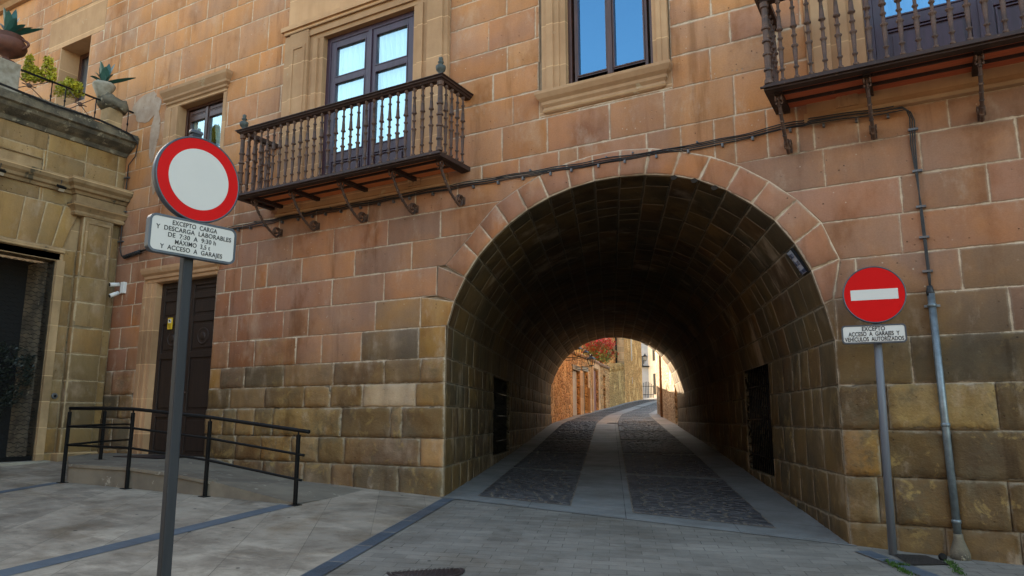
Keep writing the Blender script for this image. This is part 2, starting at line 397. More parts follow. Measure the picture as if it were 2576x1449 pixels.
M['settbed'] = plain_mat('sandy_joint_fill', (.27,.22,.165), (.14,.115,.09), 0, 9, .95, .5, 40, spec=.1)
M['sett'] = plain_mat('slate_setts', (.080,.078,.080), (.034,.033,.035), 0, 7, .6, .9, 26, spec=.3, bdist=.01, spots=((.16,.14,.12), 11, .64))
M['paver'] = brick_mat('concrete_pavers', (.25,.228,.195), (.195,.18,.155), (.06,.055,.048), .30, .145, .004, .78, .4, .55, wobble=.004)
M['slab'] = brick_mat('limestone_slabs', (.40,.34,.265), (.285,.245,.195), (.11,.095,.07), 1.1, .6, .004, .72, .3, .9)
M['bluekerb'] = brick_mat('slate_strip', (.055,.075,.10), (.10,.12,.145), (.26,.23,.19), .62, .5, .012, .6, .8, .4, spots=False, bdist=.01)
M['bluestrip'] = brick_mat('blue_granite_strip', (.13,.155,.18), (.115,.135,.16), (.08,.08,.08), .9, .5, .004, .65, .3, .4, spots=False)
M['concrete'] = plain_mat('ramp_concrete', (.21,.18,.135), (.13,.11,.085), 0, 1.8, .85, .5, 30, spots=((.33,.30,.24), 4, .62))
M['marble'] = plain_mat('pale_step_stone', (.34,.31,.24), (.25,.225,.18), 0, 4, .6, .2, 20)
M['castiron'] = plain_mat('cast_iron', (.035,.022,.022), (.02,.015,.015), 0, 12, .6, 0, spec=.4)
M['terracotta'] = plain_mat('terracotta', (.13,.045,.025), (.07,.028,.018), 0, 5, .7, .4, 25)
M['agave'] = plain_mat('agave_leaf', (.02,.085,.065), (.014,.05,.042), 0, 4, .45, .2, 20)
M['yleaf'] = plain_mat('yellow_green_leaves', (.55,.46,.02), (.22,.24,.02), 0, 9, .6, 0)
M['pale'] = plain_mat('bleached_planter', (.34,.31,.25), (.20,.17,.12), 0, 6, .9, .6, 30)
M['moss'] = plain_mat('moss', (.03,.075,.008), (.05,.10,.01), 0, 20, .9, 0)
M['rub_w'] = rubble_mat('warm_rubble', (.68,.34,.13), (.34,.165,.065), (.56,.33,.15), 3.4)
M['rub_o'] = rubble_mat('ochre_rubble', (.70,.33,.10), (.38,.17,.05), (.66,.37,.14), 4.2)
M['rub_r'] = rubble_mat('pale_rubble', (.36,.26,.16), (.24,.17,.11), (.42,.33,.22), 4.5)
M['rub_d'] = rubble_mat('passage_rubble', (.16,.12,.075), (.085,.07,.05), (.14,.11,.075), 5, moss=.25)
M['rub_m'] = rubble_mat('mossy_rubble', (.58,.31,.10), (.30,.16,.055), (.56,.34,.13), 5, moss=.22)
M['plaster'] = plain_mat('cream_plaster', (.62,.45,.28), (.56,.40,.25), 0, 1.2, .9, .2, 20)
M['whitewall'] = plain_mat('pale_render', (.66,.58,.46), (.55,.47,.36), 0, 1.2, .9, .2, 20)
M['bluewall'] = plain_mat('blue_grey_wall', (.32,.36,.40), (.26,.30,.34), 0, 1.2, .9, .2, 20)
M['beigedoor'] = plain_mat('beige_garage_door', (.40,.32,.26), (.33,.27,.22), 0, 3, .6, .2, 10)
M['reddoor'] = plain_mat('red_brown_door', (.22,.055,.035), (.15,.04,.028), 0, 4, .6, .3, 10, stretch=(8,8,.5))
M['beam'] = plain_mat('grey_beam', (.24,.19,.13), (.16,.13,.09), 0, 5, .8, .4, 20)
M['lantern_glass'] = plain_mat('lantern_glass', (.45,.38,.28), (.4,.34,.26), 0, 3, .15, 0)
M['tile'] = plain_mat('coping_tiles', (.30,.17,.10), (.16,.11,.075), 0, 12, .9, .6, 30)

# ------------------------------------------------------------------ stone patches
def srgb(r, g, b, k=1.0):
    f = lambda c: ((c/255+.055)/1.055)**2.4 if c > 10 else c/255/12.92
    return (f(r)*k, f(g)*k, f(b)*k)
class Stones:
    def __init__(s): s.v=[]; s.loc=[]; s.half=[]; s.c=[]; s.f=[]; s.rnd = random.Random(5)
    def patch(s, P, n, w, h, colr, rough=0., proud=.004, grid=.16, seed=None, top=None, mw=None):
        """P: four corners (00,10,11,01); n: outward normal"""
        P = [Vector(p) for p in P]; n = Vector(n)
        nx = max(1, int(w/grid)) ; nz = max(1, int(h/grid))
        e = .014
        def ax(L, k):
            ee = min(e/L, .2); a = [0., ee] + [ee+(1-2*ee)*i/k for i in range(1, k)] + [1-ee, 1.]
            return a
        A = ax(w, nx); B = ax(h, nz)
        n0 = len(s.v); sd = s.rnd.random()*50 if seed is None else seed
        wb = (P[1]-P[0]).length; wt = (P[2]-P[3]).length
        hl = (P[3]-P[0]).length; hr = (P[2]-P[1]).length
        tilt = (s.rnd.random()-.5)*.008
        if mw is None: mw = s.rnd.uniform(-.0035,.0035)
        for j, b in enumerate(B):
            for i, a in enumerate(A):
                p = P[0].lerp(P[1], a).lerp(P[3].lerp(P[2], a), b)
                ww = wb+(wt-wb)*b; hh = hl+(hr-hl)*a
                edge = (i in (0, len(A)-1)) + (j in (0, len(B)-1))
                if edge: dsp = 0.
                else:
                    dsp = proud + tilt*(a-.5)
                    if rough > 0:
                        nn = noise.noise(p*3.1+Vector((sd,0,0)))*.5 + noise.noise(p*9)*.25
                        k = min(1, min(min(a,1-a)*ww, min(b,1-b)*hh)/.045)**.5
                        dsp += rough*(.022*k + nn*.085*k)
                s.v.append(p + n*dsp)
                s.loc.append(((a-.5)*ww, (b-.5)*hh, rough)); s.half.append((ww/2-mw, hh/2-mw, sd)); s.c.append((*colr, 1))
        L = len(A)
        for j in range(len(B)-1):
            for i in range(L-1):
                q = n0+j*L+i; s.f.append((q, q+1, q+1+L, q+L))
    def build(s, name, m, parent, flip=False):
        me = bpy.data.meshes.new(name)
        o0 = Vector(s.v[0]); me.from_pydata([tuple(v-o0) for v in s.v], [], [f[::-1] for f in s.f] if flip else s.f)
        for nm, dat, ty, key in (('loc', s.loc, 'FLOAT_VECTOR', 'vector'), ('half', s.half, 'FLOAT_VECTOR', 'vector'), ('scol', s.c, 'FLOAT_COLOR', 'color')):
            a = me.attributes.new(nm, ty, 'POINT'); a.data.foreach_set(key, [x for r in dat for x in r])
        me.polygons.foreach_set('use_smooth', [True]*len(me.polygons)); me.materials.append(m); me.update()
        o = bpy.data.objects.new(name, me); col.objects.link(o); o.location = o0
        if parent is not None: world_parent(o, parent)
        return o

def subtract(rect, holes):
    out = [rect]
    for hx0, hx1, hz0, hz1 in holes:
        nw = []
        for x0, x1, z0, z1 in out:
            if hx1 <= x0+.001 or hx0 >= x1-.001 or hz1 <= z0+.001 or hz0 >= z1-.001: nw.append((x0,x1,z0,z1)); continue
            if hx0 > x0: nw.append((x0, hx0, z0, z1))
            if hx1 < x1: nw.append((hx1, x1, z0, z1))
            xa, xb = max(x0,hx0), min(x1,hx1)
            if hz0 > z0: nw.append((xa, xb, z0, hz0))
            if hz1 < z1: nw.append((xa, xb, hz1, z1))
        out = [r for r in nw if r[1]-r[0] > .02 and r[3]-r[2] > .02]
    return out
def joints(x0, x1, js, rnd, lo=.55, hi=1.05):
    """given joints, then random ones where none were measured"""
    js = sorted(j for j in js if x0+.05 < j < x1-.05)
    res = [x0]
    for j in js+[x1]:
        while j - res[-1] > 1.75:
            res.append(res[-1] + rnd.uniform(lo, hi))
        if j - res[-1] > .12 or j in js or j == x1: res.append(j)
    return res

exec_rnd = random.Random(3)
PINK = [(176,124,88),(172,118,82),(180,128,90),(166,117,90),(174,122,82),(164,112,76),(184,132,94),(170,121,94)]
UPPER = [(186,138,96),(182,132,90),(192,144,102),(178,128,88),(186,136,94),(174,130,96),(188,134,92)]
RED = [(164,106,66),(158,98,60),(170,114,74),(154,96,64),(172,120,82)]
MAUVE = [(152,114,90),(156,118,94),(148,110,86),(162,118,88),(154,112,82)]
OCHRE = [(144,114,78),(128,100,70),(138,110,76),(122,102,76),(150,118,76),(120,96,70),(134,106,80),(118,102,82)]
LOW = [(128,108,78),(114,92,68),(138,116,84),(108,92,70),(132,106,72),(118,104,82),(142,120,90),(104,86,62)]
def face_colour(x, z, r=exec_rnd):
    x = x + r.uniform(-.7,.7)*(z < 4.2); z = z + (r.uniform(-.25,.25) if 2 < z < 6 else 0)
    t = r.random()
    if z > 7.3: pal = UPPER
    elif z > 5: pal = UPPER if t < .45 else PINK
    elif x > -1:
        if z > 2.75: pal = MAUVE if t < .5 else PINK
        elif z > 2.3: pal = PINK if t < .35 else OCHRE
        elif z > 1.2: pal = OCHRE if t < .5 else LOW
        else: pal = LOW
    elif z > 4: pal = PINK if t < .7 else MAUVE
    elif z > 2.75: pal = (RED if x < -9.0 else MAUVE if t < .6 else PINK)
    elif z > 2.3: pal = (RED if x < -8.7 else OCHRE)
    else: pal = OCHRE if t < .5 else LOW
    c = pal[int(r.random()*len(pal))]
    k = r.uniform(.9, 1.07) if z > 2.4 else r.uniform(.62, 1.35)
    kk = 1.04 if z > 2.8 else ((.80 if z > 2.2 else .50) if x > -1 else .92)
    return srgb(*c, k*kk)
def rough_of(x, z, r=exec_rnd):
    if z > 2.6: return 0.
    if x > -1: base = .75 if z < 1.9 else (.35 if z < 2.3 else .12)
    else: base = .75 if z < 1.7 else (.5 if z < 2.3 else .12)
    return max(0, min(1, base + r.uniform(-.2, .3)))

# ------------------------------------------------------------------ palace
g = lambda X, Y: .225 - .042*X + .04*Y
palace = empty('palace', (-5, 0, .3), 'long reddish sandstone ashlar palace pierced by the vaulted passage', 'building')
INT = [(-5.77,2.33),(-5.75,2.77),(-5.64,3.10),(-5.46,3.42),(-5.25,3.69),(-5.02,3.90),(-4.76,4.09),(-4.47,4.25),(-4.15,4.37),(-3.83,4.45),(-3.5,4.49),
       (-3.16,4.49),(-2.82,4.46),(-2.48,4.39),(-2.16,4.28),(-1.85,4.11),(-1.58,3.90),(-1.34,3.67),(-1.15,3.39),(-1.00,3.07),(-.90,2.69),(-.82,2.31)]
EXT = [(-5.79,3.63),(-5.48,3.91),(-5.23,4.15),(-4.97,4.39),(-4.63,4.56),(-4.29,4.70),(-3.89,4.80),(-3.52,4.84),(-3.13,4.84),(-2.74,4.79),
       (-2.36,4.68),(-2.01,4.55),(-1.68,4.37),(-1.37,4.14),(-1.09,3.88),(-.86,3.59),(-.71,3.17),(-.80,2.74)]
def ext_z(x):
    for a, b in zip(EXT, EXT[1:]):
        if a[0] <= x <= b[0]: return a[1]+(b[1]-a[1])*(x-a[0])/(b[0]-a[0])
    return EXT[0][1]
def ext_x(z, side):
    pts = EXT if side < 0 else EXT[::-1]
    for a, b in zip(pts, pts[1:]):
        if a[1] <= z <= b[1]: return a[0]+(b[0]-a[0])*(z-a[1])/max(1e-6, b[1]-a[1])
    return pts[0][0]
S = Stones(); nF = Vector((0,-1,0))
OVERRIDE = {(-6.9,1.8): ((206,184,156), .3), (-6.5,1.8): ((206,184,156), .3), (-6.0,1.0): ((186,150,112), .4), (-5.9,2.5): ((168,128,62), .1), (-6.0,2.98): ((170,134,74), 0),
            (-7.9,2.55): ((176,128,96), 0), (-10.45,2.1): ((172,130,80), .1), (-.6,1.1): ((150,112,62), 1), (.3,1.6): ((158,132,86), 1), (-9.0,1.4): ((150,124,84), .9), (-7.3,1.4): ((96,78,58), .6), (-7.1,2.5): ((98,88,72), .1), (-8.3,2.5): ((178,130,100), .1), (.3,.7): ((92,72,46), .9), (-6.7,2.98): ((150,118,78), 0)}
def stone(x0, x1, z0, z1, **k):
    cx, cz = (x0+x1)/2, (z0+z1)/2
    c = face_colour(cx, cz); r = rough_of(cx, cz)
    for (ox, oz), (cc, rr) in OVERRIDE.items():
        if x0 <= ox <= x1 and z0 <= oz <= z1: c = srgb(*cc); r = rr
    S.patch([(x0,0,z0),(x1,0,z0),(x1,0,z1),(x0,0,z1)], nF, x1-x0, z1-z0, c, r, grid=.06 if r > .1 else .3, proud=.004+.02*r)
HOLES = [(-12.66,-10.62,.2,4.25),(-12.45,-10.71,5.75,7.76),(-16.51,-15.34,8.3,9.8),(-17.04,-14.87,9.8,10.6),(-9.2,-5.78,4.80,9.6),(-4.28,-2.44,5.53,9.2),(-.87,2.4,4.72,9.6),(-20,-13.6,0,6.2)]
def row(z0, z1, x0, x1, js):
    J = joints(x0, x1, js, exec_rnd)
    for a, b in zip(J, J[1:]):
        for q in subtract((a, b, z0, z1), HOLES): stone(*q)
RL = [(.30,.85,[-9.9,-9.2,-8.33,-7.76,-7.33,-6.51]),(.85,1.23,[-9.85,-9.26,-8.6,-8.04,-7.53,-6.16]),(1.23,1.66,[-10.2,-9.89,-9.46,-9.02,-7.61,-6.68,-6.48]),
      (1.66,1.99,[-10.08,-9.25,-8.38,-7.85,-7.22,-6.26]),(1.99,2.33,[-10.33,-9.75,-8.86,-7.81,-6.83,-6.17]),(2.33,2.77,[-10.19,-9.56,-8.62,-8.08,-7.29,-6.23])]
for z0, z1, js in RL: row(z0, z1, -10.62, -5.77, js)
row(2.77,3.21,-10.62,-6.21,[-10.02,-8.94,-8.39,-7.04]); row(3.21,3.63,-10.62,-5.94,[-10.25,-9.7,-9.14,-7.92,-6.89]); 
row(3.63,4.04,-10.62,-6.39,[-10.41,-10.0,-9.66,-9.38,-8.59,-7.48]); row(4.04,4.44,-13.6,-5.89,[-13.1,-12.2,-11.3,-10.13,-9.65,-8.83,-7.93,-6.85]); row(4.44,4.80,-13.6,-5.6,[-12.9,-11.8,-10.9,-10.06,-9.16,-8.33,-7.25,-6.35])
for z0, z1, js in [(1.5,1.93,[-13.1]),(1.93,2.38,[-13.35]),(2.38,2.8,[-13.0]),(2.8,3.2,[-13.25]),(3.2,3.62,[-12.95]),(3.62,4.04,[-13.3,-12.9]),(.3,.95,[-13.0]),(.95,1.5,[-13.2])]: row(z0, z1, -13.6, -12.66, js)
def sq(P, c=None, rough=0, **k):
    P = [(p[0], 0, p[1]) for p in P]; w_ = (Vector(P[1])-Vector(P[0])).length; h_ = (Vector(P[3])-Vector(P[0])).length
    cx = sum(p[0] for p in P)/4; cz = sum(p[2] for p in P)/4
    S.patch(P, nF, w_, h_, c or face_colour(cx, cz), rough, grid=.3, **k)
sq([(-6.21,2.77),(-5.75,2.77),(-5.64,3.10),(-6.21,3.21)], srgb(176,138,78)); sq([(-5.94,3.21),(-5.64,3.10),(-5.46,3.42),(-5.92,3.63)])
sq([(-6.39,3.63),(-5.79,3.63),(ext_x(4.04,-1),4.04),(-6.39,4.04)]); sq([(-5.89,4.04),(ext_x(4.04,-1),4.04),(ext_x(4.44,-1),4.44),(-5.89,4.44)])
sq([(-5.6,4.44),(ext_x(4.44,-1),4.44),(-4.2,4.745),(-5.6,4.80)])
sq([(-5.78,4.80),(-5.2,4.80),(-5.2,5.0),(-5.78,5.0)]); sq([(-5.2,4.80),(-4.6,4.77),(-4.6,5.0),(-5.2,5.0)]); sq([(-4.6,4.76),(-4.0,4.77),(-4.0,5.0),(-4.6,5.0)])
XS = [-4.0,-3.73,-2.79,-2.36,-1.96,-1.72]
for a, b in zip(XS, XS[1:]): sq([(a,ext_z(a)-.02),(b,ext_z(b)-.02),(b,5.0),(a,5.0)])
sq([(-1.72,4.40),(-1.36,4.41),(-1.36,5.0),(-1.72,5.0)]); row(4.41,5.0,-1.36,-.87,[-1.04]); row(4.41,4.72,-.87,4,[-.42,.41])
sq([(ext_x(3.98,1),3.98),(-.79,3.98),(-.79,4.41),(ext_x(4.41,1),4.41)]); row(3.98,4.41,-.79,4,[.13,.96])
sq([(ext_x(3.58,1),3.58),(-.08,3.58),(-.08,3.98),(ext_x(3.98,1),3.98)]); row(3.58,3.98,-.08,4,[.68])
row(3.16,3.58,-.86,4,[1.3]); sq([(-.82,2.31),(-.79,2.31),(-.79,2.74),(-.905,2.74)]); sq([(-.90,2.74),(-.79,2.74),(-.70,3.18),(-.80,3.18)]); row(2.74,3.16,-.56,4,[.37]); sq([(-.80,2.74),(-.56,2.74),(-.56,3.16),(-.71,3.16)])
row(2.31,2.74,-.79,4,[.73])
for z0, z1, js in [(1.84,2.31,[-.13]),(1.39,1.84,[-.38,.54]),(.93,1.39,[-.48,.12]),(.48,.93,[-.53,-.39,.11,.55]),(0,.48,[-.41,.01,.6])]: row(z0, z1, -.82, 4, js)
# upper courses
UP = [(5.0,5.5,[-4.87,-4.17,-3.27,-2.55,-1.7]),(5.5,5.92,[-4.7,-1.96]),(5.92,6.33,[-5.02,-1.71]),(6.33,6.7,[-4.79,-1.92,-10.15]),(6.7,7.18,[-5.1,-4.34,-9.88,-1.6]),(7.18,7.57,[-4.8,-10.2]),
      (7.57,7.95,[-10.79,-9.9]),(7.95,8.62,[-13.81,-12.94,-12.13,-11.24,-10.47,-9.72]),(8.62,9.05,[-14.17,-13.22,-12.69,-11.9,-10.98,-10.17,-9.33]),
      (9.05,9.52,[-14.38,-13.66,-13.04,-12.34,-11.45,-10.6,-9.9]),(9.52,9.94,[-14.64,-14.03,-13.23,-12.12]),(9.94,10.29,[]),(10.29,10.62,[]),(10.62,11.05,[]),(11.05,11.5,[]),(11.5,12,[]),(12,12.5,[]),(12.5,13,[])]
for i, (z0, z1, js) in enumerate(UP): row(z0, z1, -21, 4, js)
row(4.80,5.0,-13.6,-9.2,[-12.5,-11.4,-10.3])
# voussoirs of the arch, a hair proud of the courses
V = INT[3:20+1]
for i in range(len(EXT)-1):
    a, b = INT[3+i], INT[4+i]; c, d = EXT[i+1], EXT[i]
    P = [(a[0],-.007,a[1]),(b[0],-.007,b[1]),(c[0],-.007,c[1]),(d[0],-.007,d[1])]
    cc = srgb(*random.choice([(172,116,84),(176,120,84),(166,110,80),(180,126,90),(170,114,80)]), 1.0)
    S.patch(P, nF, .35, .36, cc, .08, grid=.12, proud=.006+random.random()*.012, mw=.005)
S.build('facade_wall', M['ashlar'], palace)
M['hollow_shade'] = plain_mat('painted_hollow', (.03,.02,.012), (.015,.012,.01), 0, 9, .95, .5, 30)  # dark blobs stand slightly proud; shade of the chipped hollows is in their colour
for x_, y_ in ((1697,455),(1748,463),(1799,481)):
    c = onY(x_, y_, 0); q = MB(); q.prism([(c.x+.040*(1+.2*math.cos(3*k))*math.cos(k*.7), -.03, c.z+.035+.03*math.sin(k*.7)) for k in range(9)], (0,.01,0)); q.build('painted_hollow', M['hollow_shade'], palace)
b = MB()      # backing, flanks, roof and rear of the mass
Yb = .03
def back(x0, x1, z0, z1): 
    for q in subtract((x0,x1,z0,z1), [(-12.28,-10.62,.2,3.97),(-12.04,-10.80,5.75,7.40),(-16.51,-15.34,8.3,9.8),(-8.32,-6.43,4.9,7.8),(-3.87,-2.66,5.81,9.0),(-.28,1.9,4.95,9.2),(-5.9,-.6,-.2,4.62)]):
        b.quad((q[0],Yb,q[2]),(q[1],Yb,q[2]),(q[1],Yb,q[3]),(q[0],Yb,q[3]))
back(-35, 16, -.2, 13)
for (a, c) in zip(INT, INT[1:]): # fill between arch and the rectangular gap
    zt = 4.62
    b.quad((a[0],Yb,a[1]),(c[0],Yb,c[1]),(c[0],Yb,zt),(a[0],Yb,zt))
b.quad((-5.9,Yb,-.2),(-5.77,Yb,-.2),(-5.77,Yb,4.62),(-5.9,Yb,4.62)); b.quad((-.82,Yb,-.2),(-.6,Yb,-.2),(-.6,Yb,4.62),(-.82,Yb,4.62))
b.build('wall_core', M['mortar'], palace, fixn=False)
TH = R(22); T = Vector((-math.sin(TH), math.cos(TH), 0)); NR = Vector((math.cos(TH), math.sin(TH), 0)); LT = 18.6
O0 = Vector((-3.3, 0, 0))
def sl(s, lat, z=0):
    k = max(0., 1-max(s, 0)/14)            # the floor starts parallel to the facade and squares up inside
    return O0 + T*(s-lat*math.tan(TH)*k) + NR*lat + Vector((0,0,z))
b = MB()
b.box(-35,16,.04,20,12.9,13.2)
b.quad((-35,.04,0),(-35,19,0),(-35,19,13),(-35,.04,13)); b.quad((16,.04,0),(16,19,0),(16,19,13),(16,.04,13))
EY = T*LT
pf = [(-5.77,.2)]+INT+[(-.82,.2)]
for a, c in zip(pf, pf[1:]):
    b.quad(Vector((a[0],0,a[1]))+EY, Vector((c[0],0,c[1]))+EY, Vector((c[0],0,13))+EY, Vector((a[0],0,13))+EY)
yE = EY.y
b.quad((-35,yE,0),(-5.77+EY.x,yE,0),(-5.77+EY.x,yE,13),(-35,yE,13)); b.quad((-.82+EY.x,yE,0),(16,yE,0),(16,yE,13),(-.82+EY.x,yE,13))
b.build('rear_wall', M['rub_w'], palace, fixn=False)

# passage: jambs in courses, barrel vault in rows of blocks
VS = Stones()
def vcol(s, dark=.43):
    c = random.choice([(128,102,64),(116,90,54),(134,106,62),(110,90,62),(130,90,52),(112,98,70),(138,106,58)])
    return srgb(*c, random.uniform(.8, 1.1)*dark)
HL = [(4.15,6.4,.80,2.30)]; HR = [(3.3,5.3,.66,2.32)]
def fl(s, lat):    # passage floor / lane level
    k = max(0, 1-s/8)
    return .3636 + .0495*max(s, 0) + (s*.04 if s < 0 else 0) - .0453*lat*k
for side, X0, zs, holes, nrm in ((-1,-5.77,[.2,.86,1.23,1.66,1.99,2.33],HL,NR),(1,-.82,[0,.48,.93,1.39,1.84,2.31],HR,-NR)):
    for k, (z0, z1) in enumerate(zip(zs, zs[1:])):
        s = 0
        while s < LT:
            L = min(random.uniform(.35,.8), LT-s) if LT-s < 1.2 or True else 0
            if LT-(s+L) < .15: L = LT-s
            for q in subtract((s, s+L, z0, z1), holes):
                a = Vector((X0,0,0))+T*q[0]; c = Vector((X0,0,0))+T*q[1]
                P = [a+Vector((0,0,q[2])), c+Vector((0,0,q[2])), c+Vector((0,0,q[3])), a+Vector((0,0,q[3]))]
                if side > 0: P = [P[1],P[0],P[3],P[2]]
                rf = .3 if z0 < 1.9 else .12
                if q[0] > 1.4: rf = .55
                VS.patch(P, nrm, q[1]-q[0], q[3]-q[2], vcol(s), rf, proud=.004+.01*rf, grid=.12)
            s += L
for i, (a, c) in enumerate(zip(INT, INT[1:])):
    s = 0; off = random.uniform(.3,.8)
    mid = Vector(((a[0]+c[0])/2+3.3, 0, (a[1]+c[1])/2-2.4)); nrm = -mid.normalized(); 
    h = math.hypot(c[0]-a[0], c[1]-a[1])
    while s < LT:
        L = off if s == 0 else random.uniform(.32,1.05)
        if LT-(s+L) < .2: L = LT-s
        p0 = Vector((a[0],0,a[1]))+T*s; p1 = Vector((c[0],0,c[1]))+T*s
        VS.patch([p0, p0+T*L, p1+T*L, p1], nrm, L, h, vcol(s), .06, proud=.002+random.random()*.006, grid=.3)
        s += L
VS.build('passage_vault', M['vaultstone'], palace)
# barred passage windows
def barred(side, X0, hole, label):
    wdw = empty('window', Vector((X0,0,0))+T*hole[0]+Vector((0,0,hole[2])), parent=None)
    wdw.parent = palace; wdw.location = wdw.location - world_loc(palace)
    out = NR*(-side)      # into the passage
    A = Vector((X0,0,0))+T*hole[0]; B = Vector((X0,0,0))+T*hole[1]
    z0, z1 = hole[2], hole[3]; dz = lambda p, z: p+Vector((0,0,z))
    dpt = -out*.35
    r = MB()
    r.quad(dz(A,z0),dz(A+dpt,z0),dz(A+dpt,z1),dz(A,z1)); r.quad(dz(B,z0),dz(B+dpt,z0),dz(B+dpt,z1),dz(B,z1))
    r.quad(dz(A,z1),dz(B,z1),dz(B+dpt,z1),dz(A+dpt,z1)); r.quad(dz(A,z0),dz(B,z0),dz(B+dpt,z0),dz(A+dpt,z0))
    r.build('reveal', M['rub_d'], wdw)
    r = MB(); r.quad(dz(A+dpt,z0),dz(B+dpt,z0),dz(B+dpt,z1),dz(A+dpt,z1)); r.build('shutter', M['darkwood'], wdw)
    r = MB(); n_ = 14
    for k in range(n_):
        p = A.lerp(B, (k+.5)/n_) - out*.05; r.tube([dz(p,z0), dz(p,z1)], .009, 6)
    for zz in (z0+.25, (z0+z1)/2, z1-.3): r.tube([dz(A-out*.05,zz), dz(B-out*.05,zz)], .012, 6)
    r.build('bars', M['black'], wdw)
barred(-1, -5.77, HL[0], ''); barred(1, -.82, HR[0], '')

# dressed stone surrounds
def moulding(mb, x0, x1, prof):  # prof (out,z), runs along X on the facade
    mb.sweep(prof, [((x0,0,0),(0,-1,0)),((x1,0,0),(0,-1,0))])
def ret_moulding(mb, x0, x1, prof): # with mitred return to the wall at both ends
    n0 = len(mb.v); k = len(prof)
    for (x, sgn, wl) in ((x0,-1,1),(x0,-1,0),(x1,1,0),(x1,1,1)):
        for a, z in prof:
            mb.v.append(Vector((x + sgn*a, (0.0 if wl else -a), z)))
    for i in range(3):
        for j in range(k):
            jj = (j+1) % k; q = n0+i*k; mb.face((q+j, q+jj, q+k+jj, q+k+j))
# balcony window surround: two flat strips each side, lintel, frieze
tr = MB()
for x0, x1, o in ((-9.20,-9.05,.07),(-9.05,-8.62,.10),(-8.62,-8.52,.05),(-8.52,-8.42,.08),(-8.42,-8.32,.045),(-6.43,-6.34,.045),(-6.34,-6.24,.08),(-6.24,-6.14,.05),(-6.14,-5.86,.10),(-5.86,-5.78,.07)):
    tr.box(x0, x1, -o, .25, 5.05, 8.0 if x1 <= -8.6 or x0 >= -6.15 else 7.8)
for x0, x1 in ((-9.0,-8.68),): # sunk panel frame of the pilaster
    tr.box(x0, x0+.05, -.115, -.1, 5.6, 7.75); tr.box(x1-.05, x1, -.115, -.1, 5.6, 7.75); tr.box(x0+.05, x1-.05, -.115, -.1, 7.70, 7.75)
tr.box(-8.62,-6.14,-.05,.25,7.80,7.88); tr.box(-8.62,-6.14,-.085,.25,7.88,7.97); tr.box(-8.62,-6.14,-.06,.25,7.97,8.02)
tr.box(-9.2,-5.78,-.10,.25,8.02,8.08); tr.box(-9.25,-5.73,-.14,.25,8.08,8.16); tr.box(-9.15,-5.82,-.06,.25,8.16,9.3)
ret_moulding(tr, -9.2, -5.78, [(0,9.3),(.10,9.3),(.14,9.4),(.26,9.46),(.30,9.6),(0,9.6)])
# corbelled ledge under the balcony
tr.box(-9.2,-5.78,-.03,.02,4.86,5.05); moulding(tr,-9.22,-5.76,[(0,4.79),(.05,4.80),(.07,4.83),(.03,4.86),(0,4.86)])
for x in (-8.75,-6.35):
    tr.box(x-.11,x+.11,-.06,-.03,4.88,5.0)
    for k in range(4): tr.box(x-.09+k*.052, x-.065+k*.052, -.072, -.06, 4.88, 4.98)
tr.build('window_surround', M['trim'], palace)
tr = MB()
for x0, x1, o in ((-4.22,-4.14,.05),(-4.14,-4.04,.075),(-4.04,-3.96,.05),(-3.96,-3.87,.03),(-2.66,-2.60,.03),(-2.60,-2.54,.06),(-2.54,-2.46,.05)): tr.box(x0,x1,-o,.25,5.84,9.2)
tr.build('window_surround', M['trim'], palace)
tr = MB(); ret_moulding(tr, -4.17, -2.55, [(-.02,5.54),(.03,5.55),(.05,5.58),(.03,5.62),(.06,5.66),(.06,5.70),(.10,5.74),(.13,5.80),(.13,5.84),(-.02,5.84)])
tr.box(-4.16,-2.56,-.02,.25,5.54,5.835); tr.build('window_sill', M['trim'], palace, bevel=.004)
b = MB(); b.box(-4.28,-2.44,-.001,.02,5.53,5.87); b.build('wall_patch', M['trim'], palace)
tr = MB()    # small window with moulded lintel and left jamb
for x0, x1, o in ((-12.45,-12.33,.03),(-12.33,-12.25,.05),(-12.25,-12.12,.03),(-12.12,-12.04,.05),(-10.80,-10.71,.01)): tr.box(x0,x1,-o,.3,5.75,7.40)
ret_moulding(tr,-12.35,-10.74,[(-.02,7.40),(.02,7.41),(.03,7.46),(.06,7.48),(.06,7.52),(.10,7.56),(.10,7.60),(.13,7.66),(.15,7.70),(.15,7.76),(-.02,7.76)]); tr.box(-12.35,-10.74,-.0,.3,7.40,7.75)
tr.box(-12.45,-10.71,-.006,.02,7.40,7.762)
tr.build('window_surround', M['trim'], palace, bevel=.003)
tr = MB()    # door surround
for x0, x1, o in ((-12.66,-12.58,.02),(-12.58,-12.52,.045),(-12.52,-12.44,.02),(-12.44,-12.37,.045),(-12.37,-12.28,.01)): tr.box(x0,x1,-o,.22,.3,3.97)
ret_moulding(tr,-12.52,-10.64,[(-.02,3.97),(.02,3.98),(.03,4.03),(.06,4.05),(.06,4.10),(.10,4.14),(.12,4.20),(.12,4.25),(-.02,4.25)]); tr.box(-12.52,-10.64,0,.22,3.97,4.24); tr.box(-12.66,-10.62,-.004,.02,3.97,4.252)
tr.build('door_surround', M['trim'], palace, bevel=.003)
tr = MB()    # big lintel block and reveals of the upper left opening
tr.box(-17.04,-14.87,-.008,.45,9.8,10.6); tr.box(-16.53,-16.50,.0,.45,8.3,9.8); tr.box(-15.35,-15.32,.0,.45,8.3,9.8)
tr.build('lintel', M['trim'], palace)
tr = MB()    # surround of the right balcony door
for x0, x1, o in ((-.87,-.80,.06),(-.80,-.62,.09),(-.62,-.54,.05),(-.54,-.44,.085),(-.44,-.28,.05),(1.9,2.1,.05),(2.1,2.4,.09)): tr.box(x0,x1,-o,.3,5.0,9.3)
tr.box(-.28,1.9,-.05,.3,9.1,9.4)
